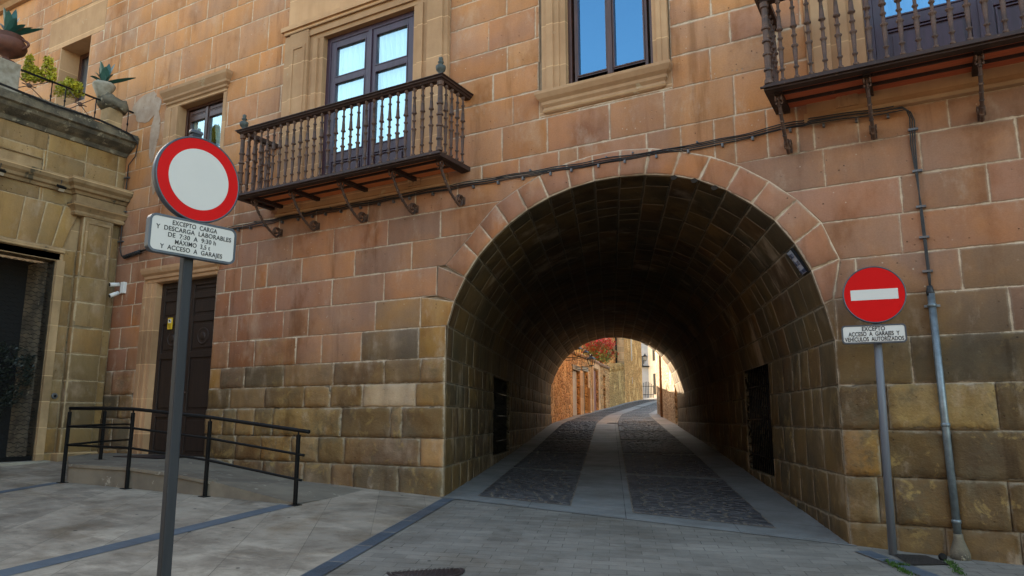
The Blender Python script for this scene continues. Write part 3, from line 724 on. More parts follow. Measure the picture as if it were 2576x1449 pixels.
tr.box(-.92,2.4,-.03,.02,4.80,5.02); moulding(tr,-.95,2.45,[(0,4.72),(.06,4.73),(.09,4.76),(.05,4.80),(.03,4.84),(0,4.84)])
tr.box(-.62,-.40,-.06,-.03,4.83,5.0)
for k in range(4): tr.box(-.60+k*.052,-.575+k*.052,-.072,-.06,4.84,4.97)
tr.build('door_surround', M['trim'], palace)
b = MB(); b.box(-21.2,-15.5,-.35,.0,11.75,12.1); b.sweep([(0,11.5),(.1,11.5),(.16,11.6),(.28,11.66),(.34,11.75),(0,11.75)],[((-21.2,0,0),(0,-1,0)),((-15.5,0,0),(0,-1,0))]); b.build('cornice', M['trim'], palace)
# missing plaster patch and stains left of the small window are real repairs
def blob(mb, cx, cz, rx, rz, seed, y=-.012, n=28):
    pts = []
    for k in range(n):
        a = 2*math.pi*k/n; rr = 1+.35*noise.noise(Vector((math.cos(a)*1.3+seed, math.sin(a)*1.3, seed)))+.12*noise.noise(Vector((math.cos(a)*5+seed, math.sin(a)*5, seed)))
        pts.append((cx+rx*rr*math.cos(a), y, cz+rz*rr*math.sin(a)))
    mb.prism(pts, (0, .02, 0))
M['repair'] = plain_mat('plaster_repair', (.42,.32,.24), (.32,.22,.15), 0, 5, .9, .5, 20, spots=((.26,.16,.1),6,.6))
b = MB(); blob(b,-13.1,7.6,.42,.30,2.1); blob(b,-12.75,7.0,.13,.55,5.3,-.014); blob(b,-12.6,6.2,.12,.4,8.7,-.013); b.build('plaster_repair', M['repair'], palace)

# windows
def reveal(mb, x0, x1, z0, z1, d):
    x0 += .004; x1 -= .004; z1 -= .004; z0 += .004
    mb.quad((x0,0,z0),(x0,d,z0),(x0,d,z1),(x0,0,z1)); mb.quad((x1,0,z0),(x1,d,z0),(x1,d,z1),(x1,0,z1))
    mb.quad((x0,0,z1),(x1,0,z1),(x1,d,z1),(x0,d,z1)); mb.quad((x0,0,z0),(x1,0,z0),(x1,d,z0),(x0,d,z0))
def frame(mb, x0, x1, z0, z1, w_, y, d=.06):
    mb.box(x0,x0+w_,y,y+d,z0,z1); mb.box(x1-w_,x1,y,y+d,z0,z1); mb.box(x0+w_,x1-w_,y,y+d,z1-w_,z1); mb.box(x0+w_,x1-w_,y,y+d,z0,z0+w_)
def room(mb, x0, x1, z0, z1, y, d=1.2):
    mb.quad((x0-.4,y+d,z0-.3),(x1+.4,y+d,z0-.3),(x1+.4,y+d,z1+.3),(x0-.4,y+d,z1+.3))
    mb.quad((x0-.4,y,z0-.3),(x0-.4,y+d,z0-.3),(x0-.4,y+d,z1+.3),(x0-.4,y,z1+.3)); mb.quad((x1+.4,y,z0-.3),(x1+.4,y+d,z0-.3),(x1+.4,y+d,z1+.3),(x1+.4,y,z1+.3))
    mb.quad((x0-.4,y,z0-.3),(x1+.4,y,z0-.3),(x1+.4,y+d,z0-.3),(x0-.4,y+d,z0-.3)); mb.quad((x0-.4,y,z1+.3),(x1+.4,y,z1+.3),(x1+.4,y+d,z1+.3),(x0-.4,y+d,z1+.3))
def curtain(mb, x0, x1, z0, z1, y, gather=0):
    n = 60
    for k in range(n):
        def P(t, z, top):
            x = x0+(x1-x0)*t
            if gather and not top: x = x0+(x1-x0)*(t*(1-gather)+(gather if gather > 0 else 0))
            return (x, y+.022*math.sin(t*46)+.012*math.sin(t*87+1), z)
        a, c = k/n, (k+1)/n
        mb.quad(P(a,z0,0),P(c,z0,0),P(c,z1,1),P(a,z1,1))
        mb.smooth[-1] = True
def french(x0, x1, z0, z1, y, name='window', st=.10, solid=.32, cols=2, zsplit=(.56,), m='purple', glass='glass', curt=True):
    w0 = empty(name, (x0, y, z0)); w0.parent = palace; w0.location = Vector((x0,y,z0)) - world_loc(palace)
    f = MB(); frame(f, x0, x1, z0, z1, .09 if st > .08 else .055, y, .09); f.build('frame', M[m], w0, bevel=.004)
    wl = (x1-x0-.18)/cols; gl = MB()
    for k in range(cols):
        a = x0+.09+k*wl; c = a+wl
        lf = MB(); zb = z0+.09; zt = z1-.09; h = zt-zb; zs = zb+h*solid
        lf.box(a+.002,a+st,y+.012,y+.07,zb,zt); lf.box(c-st,c-.002,y+.012,y+.07,zb,zt)
        for q0, q1 in ((zb,zb+st+.02),(zs-.06,zs+.07),(zt-st,zt)): lf.box(a+st,c-st,y+.014,y+.068,q0,q1)
        prev = zs+.07
        for sp_ in list(zsplit)+[None]:
            zz = zt-st if sp_ is None else zs+(zt-zs)*sp_
            q1 = zz if sp_ is None else zz-.045
            gl.quad((a+st,y+.045,prev),(c-st,y+.045,prev),(c-st,y+.045,q1),(a+st,y+.045,q1))
            frame(lf, a+st, c-st, prev, q1, .02, y+.004, .045)
            if sp_ is not None: lf.box(a+st,c-st,y+.010,y+.07,zz-.045,zz+.045); prev = zz+.045
        if solid > .06:   # raised panels at the foot
            lf.box(a+.10,c-.10,y+.04,y+.06,zb+.12,zs-.06); lf.box(a+.17,c-.17,y+.02,y+.04,zb+.19,zs-.13)
            frame(lf, a+.115, c-.115, zb+.135, zs-.075, .02, y+.018, .03)
        lf.build('casement', M[m], w0, bevel=.004)
    gl.build('glass', M[glass], w0)
    f = MB(); f.box((x0+x1)/2-.035,(x0+x1)/2+.035,y-.012,y+.012,z0+.09,z1-.09); f.build('meeting_strip', M[m], w0, bevel=.006)
    r_ = MB(); room(r_, x0, x1, z0, z1, y+.095); r_.build('room', M['lining'], w0)
    if curt:
        c_ = MB(); curtain(c_, x0+.1, (x0+x1)/2-.02, z0+.6, z1-.1, y+.115); curtain(c_, (x0+x1)/2+.02, x1-.1, z0+.6, z1-.1, y+.115, .35); c_.build('curtain', M['curtain'], w0)
    return w0
r_ = MB(); reveal(r_, -8.32,-6.43,5.0,7.8,.3); r_.build('reveal', M['trim'], palace)
w1 = french(-8.32,-6.43,5.05,7.80,.05, solid=.20, zsplit=(.66,)); w1['label'] = 'purple brown double casement with white sheer curtains behind the left balcony'
r_ = MB(); reveal(r_, -.28,1.9,4.95,9.1,.3); r_.build('reveal', M['trim'], palace)
w2 = french(-.28,1.9,5.03,9.1,.10, solid=.16, zsplit=(.35,.7), glass='glassmid'); w2['label'] = 'dark purple panelled casement door behind the right balcony'
r_ = MB(); reveal(r_, -3.87,-2.66,5.84,9.2,.25); r_.build('reveal', M['trim'], palace)
w3 = french(-3.87,-2.66,5.84,9.0,.05, st=.04, solid=.001, zsplit=(.9,), m='brownframe', glass='glassmid', curt=False); w3['label'] = 'tall brown window reflecting deep blue sky'
r_ = MB(); reveal(r_, -12.04,-10.80,5.75,7.40,.3); r_.build('reveal', M['trim'], palace)
w4 = french(-12.04,-10.80,5.80,7.40,.14, st=.045, solid=.001, zsplit=(.9,), m='brownframe'); w4['label'] = 'small dark framed window under a moulded lintel'
w5 = empty('window', (-15.9,.4,8.4)); w5.parent = palace; w5.location = Vector((-15.9,.4,8.4))-world_loc(palace)
f = MB(); frame(f,-16.5,-15.35,8.3,9.8,.10,.42,.06); f.build('frame', M['brownframe'], w5)
f = MB(); f.quad((-16.4,.45,8.4),(-15.45,.45,8.4),(-15.45,.45,9.7),(-16.4,.45,9.7)); f.build('glass', glass_mat('frosted_glass', .35, (.6,.65,.75), .3), w5)
f = MB(); f.box(-16.5,-15.35,.5,.52,8.3,9.8); f.build('blind', plain_mat('grey_blind', (.17,.18,.22), (.14,.15,.18), 0, 2, .8, 0), w5)
f = MB(); f.box(-16.6,-15.3,-.0,.45,8.27,8.3); f.build('sill', M['trim'], w5)

# old panelled door
door = empty('door', (-11.3,.28,.9)); door.parent = palace; door.location = Vector((-11.3,.28,.9))-world_loc(palace)
door['label'] = 'tall dark panelled wooden door with a carved upper part'
for x0, x1 in ((-12.28,-11.46),(-11.45,-10.62)):
    d = MB(); y = .14; d.box(x0,x1,y,y+.05,.78,3.97)
    d.box(x0+.01,x0+.11,y-.03,y,.78,3.97); d.box(x1-.11,x1-.01,y-.03,y,.78,3.97)
    zz = [.78,.98,1.5,2.55,2.70,3.22,3.34,3.60,3.70,3.94]
    for q in (.78,1.52,2.56,3.20,3.62,3.86): d.box(x0+.11,x1-.11,y-.028,y,q,q+.11)
    for q0, q1 in ((.93,1.48),(1.67,2.52),(2.71,3.16),(3.35,3.58),(3.77,3.83)):
        d.box(x0+.15,x1-.15,y-.018,y,q0+.02,q1-.01)
    d.lathe(((x0+x1)/2,y-.018,2.93), [(.155,0),(.155,.012),(.13,.018),(.12,.008),(.07,.008),(.06,.026),(0.01,.03)], 20, (0,-1,0))
    d.build('leaf', M['darkwood'], door, bevel=.004)
d = MB(); d.box(-12.5,-10.4,.25,.27,.3,4.1); d.build('backboard', M['void'], door)
d = MB(); d.lathe((-11.38,.108,1.95), [(.018,0),(.018,.02),(.01,.02),(.026,.05),(.02,.07),(0.004,.075)], 12, (0,-1,0)); d.build('handle', M['iron'], door)
d = MB(); reveal(d,-12.28,-10.62,.5,3.97,.20); d.build('reveal', M['trim'], door)
d = MB(); d.box(-12.3,-10.6,-.12,.20,.70,.86); d.build('threshold', M['marble'], door)

# ------------------------------------------------------------------ balconies
def baluster(name, x, y, z0, h, parent, m, thick=1.0, square=False):
    t = thick; mb = MB()
    prof = [(.016,0),(.022,.01),(.022,.03),(.012,.035),(.013,.12),(.023,.13),(.023,.145),(.013,.15),(.021,.34),(.019,.37),(.030,.385),(.030,.40),(.015,.41),(.014,.50),
            (.024,.51),(.024,.525),(.014,.53),(.014,.61),(.030,.62),(.030,.635),(.022,.65),(.013,.84),(.022,.85),(.022,.865),(.012,.87),(.012,.95),(.022,.96),(.022,1.0)]
    if square:
        prof = [(.045,0),(.045,.05),(.032,.06),(.032,.15),(.045,.16),(.045,.18),(.032,.19),(.034,.34),(.046,.35),(.046,.37),(.03,.38),(.03,.5),(.046,.51),(.046,.53),(.031,.54),(.031,.66),(.046,.67),(.046,.69),(.034,.70),(.03,.93),(.045,.94),(.045,1.0)]
    mb.lathe((x,y,z0), [(r*t, q*h) for r, q in prof], 8 if not square else 8, sm=not square)
    return mb.build(name, m, parent, origin=(x,y,z0))
def scroll(c, r0, r1, a0, a1, ax1, ax2, n=22):
    return [Vector(c) + (Vector(ax1)*math.cos(a0+(a1-a0)*k/n) + Vector(ax2)*math.sin(a0+(a1-a0)*k/n))*(r0+(r1-r0)*k/n) for k in range(n+1)]
def balcony(x0, x1, dep, zd, zr, nb, nside, brk, label, bm, left_only=False):
    bal = empty('balcony', (x0, 0, zd)); bal.parent = palace; bal.location = Vector((x0,0,zd))-world_loc(palace); bal['label'] = label
    y0 = -dep
    d = MB()
    d.box(x0-.05,x1+.05,y0-.06,y0+.05,zd-.075,zd-.01); d.box(x0-.05,x0+.05,y0+.05,0,zd-.075,zd-.01); d.box(x1-.05,x1+.05,y0+.05,0,zd-.075,zd-.01)
    d.box(x0-.02,x1+.02,y0-.03,y0+.05,zd-.01,zd+.015); 
    d.box(x0-.08,x1+.08,y0-.09,y0-.06,zd-.055,zd-.035)
    d.build('deck_rim', M['railwood'], bal, bevel=.004)
    n = 5
    bo = MB()
    for k in range(n):
        a = y0+.05+(dep-.06)*k/n; c = y0+.05+(dep-.06)*(k+1)/n; bo.box(x0+.05,x1-.05,a+.004,c-.004,zd-.03,zd-.005)
    bo.build('deck_boards', bm, bal)
    j = MB()
    for k in (1, 3):
        a = y0+.05+(dep-.06)*k/n; j.box(x0+.05,x1-.05,a-.012,a+.012,zd-.062,zd-.031)
    for bx in brk: j.box(bx-.035,bx+.035,y0+.05,-.01,zd-.085,zd-.031)
    j.build('joists', M['railwood'], bal)
    r = MB()
    prof = [(-.055,zr-.07),(.035,zr-.07),(.05,zr-.045),(.07,zr-.04),(.075,zr-.02),(.095,zr-.012),(.095,zr),(-.055,zr)]
    path = [((x0,0,0),(-1,0,0)),((x0,y0,0),(-1,-1,0)),((x1,y0,0),(1,-1,0)),((x1,0,0),(1,0,0))]
    r.sweep(prof, path); r.build('handrail', M['railwood'], bal, bevel=.002)
    h = zr-.07-(zd+.015)
    for k in range(1, nb):
        x = x0+(x1-x0)*k/nb
        if x > 1.9: continue
        baluster('baluster', x, y0, zd+.015, h, bal, M['iron'], 1.22)
    for x in (x0, x1):
        for k in range(1, nside+1):
            baluster('baluster', x, y0+dep*k/(nside+1), zd+.015, h, bal, M['iron'], 1.22)
        baluster('corner_post', x, y0, zd+.015, h, bal, M['iron'], 1.05, True)
        f = MB(); f.lathe((x,y0,zr), [(.045,0),(.05,.015),(.03,.03),(.028,.05),(.06,.085),(.068,.11),(.07,.145),(.062,.155),(.03,.165),(.024,.185),(.042,.20),(.042,.215),(.02,.225),(.032,.25),(.03,.275),(.008,.29)], 16)
        f.build('finial', M['lead'], bal)
    for bx in brk:
        q = MB(); zb = zd-.085
        y_ = Vector((0,-1,0)); z_ = Vector((0,0,1)); yo = -dep+.10
        pts = scroll((bx, yo-.0, zb-.045), .012, .05, -2.5, math.pi*2+.2-2.5+.7, y_, z_, 20)
        q.tube([p+Vector((.028,0,0)) for p in pts], .011, 6); q.tube([p+Vector((-.028,0,0)) for p in pts], .011, 6)
        A0, A1, A2 = Vector((bx,-dep+.10,zb-.02)), Vector((bx,-dep+.26,zb-.36)), Vector((bx,-.115,zb-.50))
        arm = [A0*(1-t)**2+A1*2*t*(1-t)+A2*t*t for t in [k/16 for k in range(17)]]
        end = arm[-1]
        cur = scroll((bx, -.115, end.z+.085), .085, .022, -math.pi/2, math.pi*1.9, Vector((0,1,0)), z_, 30)
        q.tube(arm+cur[1:16], .019, 8); q.tube(cur[14:], .012, 6)
        q.tube([p+Vector((.03,0,0)) for p in cur[8:]], .008, 6); q.tube([p-Vector((.03,0,0)) for p in cur[8:]], .008, 6)
        for k in range(2, 15, 2): q.lathe(arm[k], [(.022,-.009),(.026,0),(.022,.009)], 8, (arm[k+1]-arm[k-1]))
        q.box(bx-.03,bx+.03,-.035,-.0,end.z+.03,end.z+.14)
        q.build('bracket', M['iron'], bal)
    return bal
balcony(-9.34,-5.44,.70,5.02,6.10,27,4,[-9.10,-8.27,-7.28,-6.32,-5.50],'long iron and wood balcony with turned balusters under the curtained window',M['boards'])
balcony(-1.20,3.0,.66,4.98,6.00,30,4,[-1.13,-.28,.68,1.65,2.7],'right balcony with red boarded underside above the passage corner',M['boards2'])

# ------------------------------------------------------------------ side building with the terrace
SX = -13.6
side = empty('side_building', (SX, -2, .6), 'golden stone building with grilled portal, pilaster and planted roof terrace', 'building')
SS = Stones(); nS = Vector((1,0,0))
SC = [(148,122,82),(140,112,74),(130,106,74),(154,128,88),(124,102,72),(144,112,70),(116,98,70)]
SH = [(-9,-1.14,-1,4.56),(-.80,-.20,.3,5.62),(-9,-1.55,5.80,6.12),(-9,0,5.62,5.86),(-9,-.8,4.56,5.36)]
srnd = random.Random(8)
for z0, z1 in zip([.3,.9,1.33,1.79,2.18,2.66,3.15,3.62,4.09,4.56,4.96,5.36,5.86,6.3,6.75],[.9,1.33,1.79,2.18,2.66,3.15,3.62,4.09,4.56,4.96,5.36,5.86,6.3,6.75,7.0]):
    J = joints(-9, 0, [-.17,-.8,-1.5 if z0 > 4.4 else -.8], srnd)
    for a, c in zip(J, J[1:]):
        for q in subtract((a,c,z0,z1), SH):
            cc = srgb(*srnd.choice(SC), srnd.uniform(.85,1.35)); 
            SS.patch([(SX,q[0],q[2]),(SX,q[1],q[2]),(SX,q[1],q[3]),(SX,q[0],q[3])], nS, q[1]-q[0], q[3]-q[2], cc, .25 if z0 > 1.5 else .6, grid=.15)
# pilaster: the shaft stands forward, in courses
PX = SX+.13
for z0, z1 in zip([.9,1.33,1.79,2.18,2.66,3.15,3.62,4.09,4.56],[1.33,1.79,2.18,2.66,3.15,3.62,4.09,4.56,5.22]):
    cc = srgb(*srnd.choice(SC), srnd.uniform(.75,1.1)*(.8 if z0 < 2.6 else 1))
    SS.patch([(PX,-.78,z0),(PX,-.22,z0),(PX,-.22,z1),(PX,-.78,z1)], nS, .56, z1-z0, cc, .2, grid=.2)
    SS.patch([(SX,-.78,z0),(PX,-.78,z0),(PX,-.78,z1),(SX,-.78,z1)], (0,-1,0), .13, z1-z0, cc, .1, grid=.2)
    SS.patch([(PX,-.22,z0),(SX,-.22,z0),(SX,-.22,z1),(PX,-.22,z1)], (0,1,0), .13, z1-z0, cc, .1, grid=.2)
# flat arch of wedge stones over the portal
yy = [-.82,-1.10,-1.42,-1.78,-2.2,-2.7,-3.2,-3.7]; yb = [-1.05,-1.25,-1.52,-1.84,-2.22,-2.68,-3.1,-3.5]
for k in range(7):
    SS.patch([(SX+.02,yb[k+1],4.56),(SX+.02,yb[k],4.56),(SX+.02,yy[k],5.36),(SX+.02,yy[k+1],5.36)], nS, .4, .8, srgb(*srnd.choice([(156,124,74),(148,118,72),(160,126,78)]), 1.0), .1, grid=.3)
SS.build('wall', M['side'], side, flip=False)
def mouldS(mb, y0, y1, prof, x=SX, ret0=False, ret1=False):
    p = []
    if ret0: p.append(((x,y0,0),(0,-1,0)))
    p.append(((x,y0,0),(1,-1 if ret0 else 0,0))); p.append(((x,y1,0),(1,1 if ret1 else 0,0)))
    if ret1: p.append(((x,y1,0),(0,1,0)))
    mb.sweep(prof, p)
b = MB()
mouldS(b,-9,-.85,[(-.02,5.60),(.05,5.61),(.07,5.66),(.11,5.68),(.12,5.73),(.17,5.78),(.19,5.84),(.19,5.88),(-.02,5.88)])
mouldS(b,-.84,-.14,[(-.02,5.60),(.17,5.61),(.20,5.66),(.25,5.68),(.26,5.73),(.32,5.78),(.34,5.84),(.34,5.885),(-.02,5.885)],ret0=True,ret1=True)
mouldS(b,-.82,-.18,[(-.02,5.22),(.15,5.22),(.17,5.26),(.15,5.30),(.19,5.35),(.24,5.40),(.24,5.44),(.16,5.46),(.16,5.60),(-.02,5.60)],ret0=True,ret1=True)
mouldS(b,-9,-1.02,[(-.02,4.33),(.02,4.33),(.02,4.46),(.06,4.47),(.07,4.52),(.05,4.56),(-.02,4.56)])
b.box(SX-.3,SX+.02,-9,-1.08,4.32,4.46)
b.box(SX+.13,SX+.155,-.74,-.70,4.1,5.15); b.box(SX+.13,SX+.155,-.30,-.26,4.1,5.15); b.box(SX+.13,SX+.155,-.70,-.30,5.10,5.15)
b.box(SX,SX+.06,-1.14,-1.0,.75,4.33)
b.box(SX-.02,SX+.22,-.86,-.14,.5,.9); b.box(SX-.02,SX+.10,-.14,0,.5,.8)
b.build('mouldings', M['sidetrim'], side, bevel=.004)
b = MB()
cp_ = [(-.02,6.62),(.04,6.63),(.08,6.70),(.16,6.74),(.26,6.80),(.30,6.86),(.36,6.88),(.38,6.98),(-.02,6.98)]
mouldS(b,-9,-.02,cp_); b.box(-20,SX+.36,-9,-.03,6.96,7.02)
b.build('cornice', M['sidecap'], side)
b = MB()     # parapet frieze of small scallops
b.box(SX+.02,SX+.22,-9,-.06,7.02,7.07)
b.box(SX+.06,SX+.16,-9,-.80,7.07,7.17)
y = -3.4
while y < -.85:
    b.lathe((SX+.13,y,7.12),[(.03,0),(.045,.0),(.05,.05),(.03,.07)],8,(1,0,0)); y += .105
b.build('parapet', M['sidecap'], side)
b = MB(); b.box(-20,SX-.3,-9,-8.9,0,7); b.quad((SX-.02,-9,-.5),(SX-.02,-1.14,-.5),(SX-.02,-1.14,.72),(SX-.02,-9,.72)); b.box(SX-.25,SX-.02,-1.14,0,.2,6.9); b.box(SX-.25,SX-.03,-9,-1.14,4.34,6.9); b.build('wall_core', M['sidetrim'], side)
b = MB(); b.quad((SX-.9,-9,.5),(SX-.9,-.8,.5),(SX-.9,-.8,4.4),(SX-.9,-9,4.4)); b.build('shop_interior', M['void'], side)
b = MB(); b.quad((SX-.02,-1.14,.72),(SX-.9,-1.14,.72),(SX-.9,-1.14,4.33),(SX-.02,-1.14,4.33)); b.build('reveal', M['sidecap'], side)
b = MB(); b.box(SX-.9,SX-.02,-9,-1.14,.60,.72); b.box(SX-.02,SX+.22,-9,-.96,.60,.78); b.box(SX+.22,SX+.52,-9,-.72,.40,.66); b.build('steps', M['marble'], side, bevel=.008)
b = MB()     # vent slot grille
b.box(SX-.12,SX-.1,-9,-1.55,5.86,6.12); b.build('vent', M['void'], side)
b = MB(); b.box(SX-.10,SX-.06,-9,-1.14,.74,.86)
# roller grille: wavy rods threaded together
zr0, zr1, yr0, yr1 = .86, 4.33, -3.2, -1.16
k = 0; z = zr0
while z < zr1:
    pts = []
    ph = (k % 2)*.065; y = yr0
    while y < yr1:
        t = (y-yr0+ph)/.13
        pts.append((SX-.08, y, z+.032*abs(math.sin(math.pi*t))-.016)); y += .0163
    b.tube(pts, .0045, 4, cap=False); z += .075; k += 1
b.build('roller_grille', M['black'], side)

# terrace rail
rail = empty('terrace_railing', (SX+.12,-2,7.1), 'thin dark iron railing with star crossings along the terrace edge', 'railing')
b = MB(); rx = SX+.10; rz0 = 7.06; rz1 = 7.58
b.box(rx-.018,rx+.018,-4.5,-.02,rz1-.015,rz1+.01); b.build('top_rail', M['black'], rail)
b = MB(); b.box(rx-.012,rx+.012,-4.5,-.62,rz0+.05,rz0+.07); b.build('bottom_rail', M['black'], rail)
for y in (-.12,-.55,-.78,-1.35,-1.60,-2.35,-2.60,-3.3):
    b = MB(); b.tube([(rx,y,7.0),(rx,y,rz1)],.010,6); b.lathe((rx,y,7.3),[(.012,-.03),(.02,0),(.012,.03)],8); b.build('baluster', M['black'], rail)
for yc, hw in ((-1.07,.26),(-1.98,.36),(-2.95,.33)):
    b = MB(); zc = (rz0+rz1)/2+.03
    b.tube([(rx,yc-hw,rz0+.06),(rx,yc+hw,rz1-.01)],.008,6); b.tube([(rx,yc+hw,rz0+.06),(rx,yc-hw,rz1-.01)],.008,6)
    b.tube([(rx,yc-.12,zc),(rx,yc+.12,zc)],.010,6); b.lathe((rx-.02,yc,zc),[(.035,0),(.045,.01),(.045,.03),(.02,.04)],8,(1,0,0)); b.build('star', M['iron'], rail)
ped = empty('pedestal', (SX+.12,-.42,7.0), 'eroded stone pedestal with worn cap at the terrace corner', 'pedestal')
b = MB(); b.box(SX-.04,SX+.24,-.60,-.30,7.02,7.46); b.build('shaft', M['sidetrim'], ped, bevel=.03)
b = MB(); b.lathe((SX+.10,-.44,7.44),[(.17,0),(.24,.05),(.27,.12),(.25,.20),(.14,.26),(.02,.27)],12)
for v in b.v: v += Vector((noise.noise(v*6),noise.noise(v*6+Vector((9,0,0))),noise.noise(v*7)))*.10; v.z += (v.y+.44)*-.22
b.build('cap', M['sidecap'], ped)

def leaf(mb, base, d, L, w_, up=.6, curl=.5, tip=None, fold=.25):
    d = Vector(d).normalized(); sdv = d.cross(Vector((0,0,1))).normalized(); n = 8; pr = None
    for k in range(n+1):
        t = k/n
        p = Vector(base) + d*L*(t*(1-up*.4) ) + Vector((0,0,1))*L*(up*t - curl*t*t)
        ww = w_*math.sin(math.pi*min(1, (t*.86+.14)))**.7*(1-t*.25) if t < 1 else .002
        row_ = (p-sdv*ww+Vector((0,0,fold*ww)), p-Vector((0,0,.1*ww)), p+sdv*ww+Vector((0,0,fold*ww)))
        if pr:
            mb.quad(pr[0],pr[1],row_[1],row_[0],sm=True); mb.quad(pr[1],pr[2],row_[2],row_[1],sm=True)
            off = Vector((0,0,-.012))
            mb.quad(pr[0]+off*.3,row_[0]+off*.3,row_[1]+off,pr[1]+off,sm=True); mb.quad(pr[1]+off,row_[1]+off,row_[2]+off*.3,pr[2]+off*.3,sm=True)
        pr = row_
def agave(name, base, sc_, dirs, label, potf):
    e = empty(name, base, label, 'plant')
    mb = MB()
    for (ax, ay, L, up, cu) in dirs: leaf(mb, Vector(base)+Vector((0,0,.0)), (ax,ay,0), L*sc_, .13*sc_, up, cu)
    mb.build('leaves', M['agave'], e, fixn=False); potf(e)
    return e
# toward the viewer's right is rgt
def dr(a): v = rgt*math.cos(R(a)) + Vector((-math.sin(YAW),math.cos(YAW),0))*math.sin(R(a)); return v.x, v.y
pb = Vector(onX(262,212,SX+.05)); 
def pot1(e):
    p = MB(); c = pb; p.lathe((c.x,c.y,c.z-.30),[(.10,0),(.12,.03),(.14,.12),(.20,.24),(.21,.29),(.17,.31),(.16,.28)],16)
    for v in p.v: v += Vector((noise.noise(v*8),noise.noise(v*8+Vector((5,0,0))),0))*.03
    p.build('pot', M['pale'], e)
agave('agave_pot', pb, .66, [(*dr(10),.95,.25,-.05),(*dr(175),.55,1.0,.25),(*dr(150),.6,1.35,.2),(*dr(95),.5,1.6,.1),(*dr(60),.62,1.45,.2),(*dr(200),.5,.6,.2),(*dr(250),.5,1.5,.2),(*dr(300),.45,1.3,.25),(*dr(30),.4,1.2,.3)],'dark green agave in a bleached pot on the corner pedestal', pot1)
pb2 = Vector(onX(22,92,SX+.05))
def pot2(e):
    p = MB(); c = pb2; p.lathe((c.x,c.y,c.z-.50),[(.14,0),(.15,.03),(.06,.07),(.06,.10),(.16,.15),(.27,.23),(.30,.32),(.27,.40),(.20,.44),(.24,.50),(.20,.50),(.18,.45)],20)
    p.build('urn', M['terracotta'], e)
    for s_ in (1,-1):
        h = MB(); rx_, ry_ = dr(0 if s_ > 0 else 180); pts = [c+Vector((rx_,ry_,0))*(.24+.13*math.sin(k/8*math.pi))+Vector((0,0,-.06-.20*k/8)) for k in range(9)]
        h.tube(pts,.022,8); h.build('handle', M['terracotta'], e)
agave('agave_urn', pb2, .62, [(*dr(12),1.0,.35,.0),(*dr(35),.75,.75,.15),(*dr(60),.55,1.5,.2),(*dr(100),.6,1.7,.1),(*dr(140),.6,1.5,.15),(*dr(170),.7,1.0,.3),(*dr(190),.8,.6,.2),(*dr(250),.6,1.5,.2),(*dr(290),.6,1.3,.2),(*dr(330),.55,1.2,.3),(*dr(350),.7,.7,.25)],'dark green agave in a brown terracotta urn with handles on the terrace', pot2)
b = MB(); c = pb2; b.box(c.x-.16,c.x+.16,c.y-.18,c.y+.18,7.02,c.z-.50); tag(b.build('urn_plinth', M['pale']), 'pale brick plinth under the terracotta urn behind the railing', 'plinth')
def shrub(base, clumps, label):
    e = empty('shrub', base, label, 'shrub', 'yellow green shrubs in the terrace trough'); mb = MB(); rn = random.Random(int(base[1]*100))
    st = MB()
    for (dx, dz, r, hh) in clumps:
        ox, oy = dr(0)
        top = Vector(base)+Vector((ox*dx,oy*dx,dz+hh)); st.tube([Vector(base)+Vector((ox*dx*.6,oy*dx*.6,0)), top], .006, 5)
        for k in range(int(900*hh*r*14)):
            a = rn.random()*6.28; t = rn.random(); rr = r*math.sqrt(rn.random())*(1.15-t*.5)
            p = Vector(base)+Vector((ox*dx+rr*math.cos(a), oy*dx+rr*math.sin(a), dz+hh*t))
            n_ = Vector((rn.uniform(-1,1),rn.uniform(-1,1),rn.uniform(-.2,1))).normalized(); u = n_.orthogonal().normalized()*rn.uniform(.016,.03); v = n_.cross(u)*.6
            mb.quad(p-u,p-v,p+u,p+v)
    mb.build('foliage', M['yleaf'], e, fixn=False); st.build('stems', M['iron'], e)
s1 = Vector(onX(98,205,SX-.12)); shrub(s1, [(-.22,.02,.10,.50),(-.12,0,.10,.30),(.13,.02,.11,.46),(.22,.0,.09,.28),(0,0,.1,.22)], 'taller yellow green shrub in two tufts behind the terrace rail')
s2 = Vector(onX(170,240,SX-.10)); shrub(s2, [(-.12,0,.13,.26),(.03,0,.14,.34),(.16,0,.13,.26)], 'lower round yellow green shrub nearer the corner pedestal')
tb = MB(); tb.box(SX-.30,SX-.02,-2.6,-.62,7.02,7.16); tag(tb.build('planter_trough', M['pale'], bevel=.01), 'long pale trough holding the yellow shrubs on the terrace', 'planter')
# plant inside the portal, flood lights, door bell
def fol(name, c, r, n_, m, label, cat, flat=1.0, sz=(.02,.05)):
    mb = MB(); rn = random.Random(4)
    cl = [(Vector(c)+Vector((rn.uniform(-1,1)*r[0],rn.uniform(-1,1)*r[1],rn.uniform(-1,1)*r[2])), rn.uniform(.25,.5)) for _ in range(22)]
    for k in range(n_):
        q, s_ = rn.choice(cl); d = Vector((rn.gauss(0,1),rn.gauss(0,1),rn.gauss(0,1))).normalized()*(rn.random()**.4)*s_
        p = q+Vector((d.x*r[0],d.y*r[1],d.z*r[2]))
        n__ = Vector((rn.uniform(-1,1),rn.uniform(-1,1),rn.uniform(-1,1))).normalized(); u = n__.orthogonal().normalized()*rn.uniform(*sz); v = n__.cross(u)*.45
        mb.quad(p-u,p-v,p+u,p+v)
    return tag(mb.build(name, m, fixn=False), label, cat)
fol('potted_shrub', (SX-.42,-1.55,2.15), (.15,.42,.55), 1600, plain_mat('dull_leaves',(.025,.032,.024),(.012,.018,.012), 0, 9,.5,0), 'dark leafy shrub behind the roller grille of the portal', 'plant')
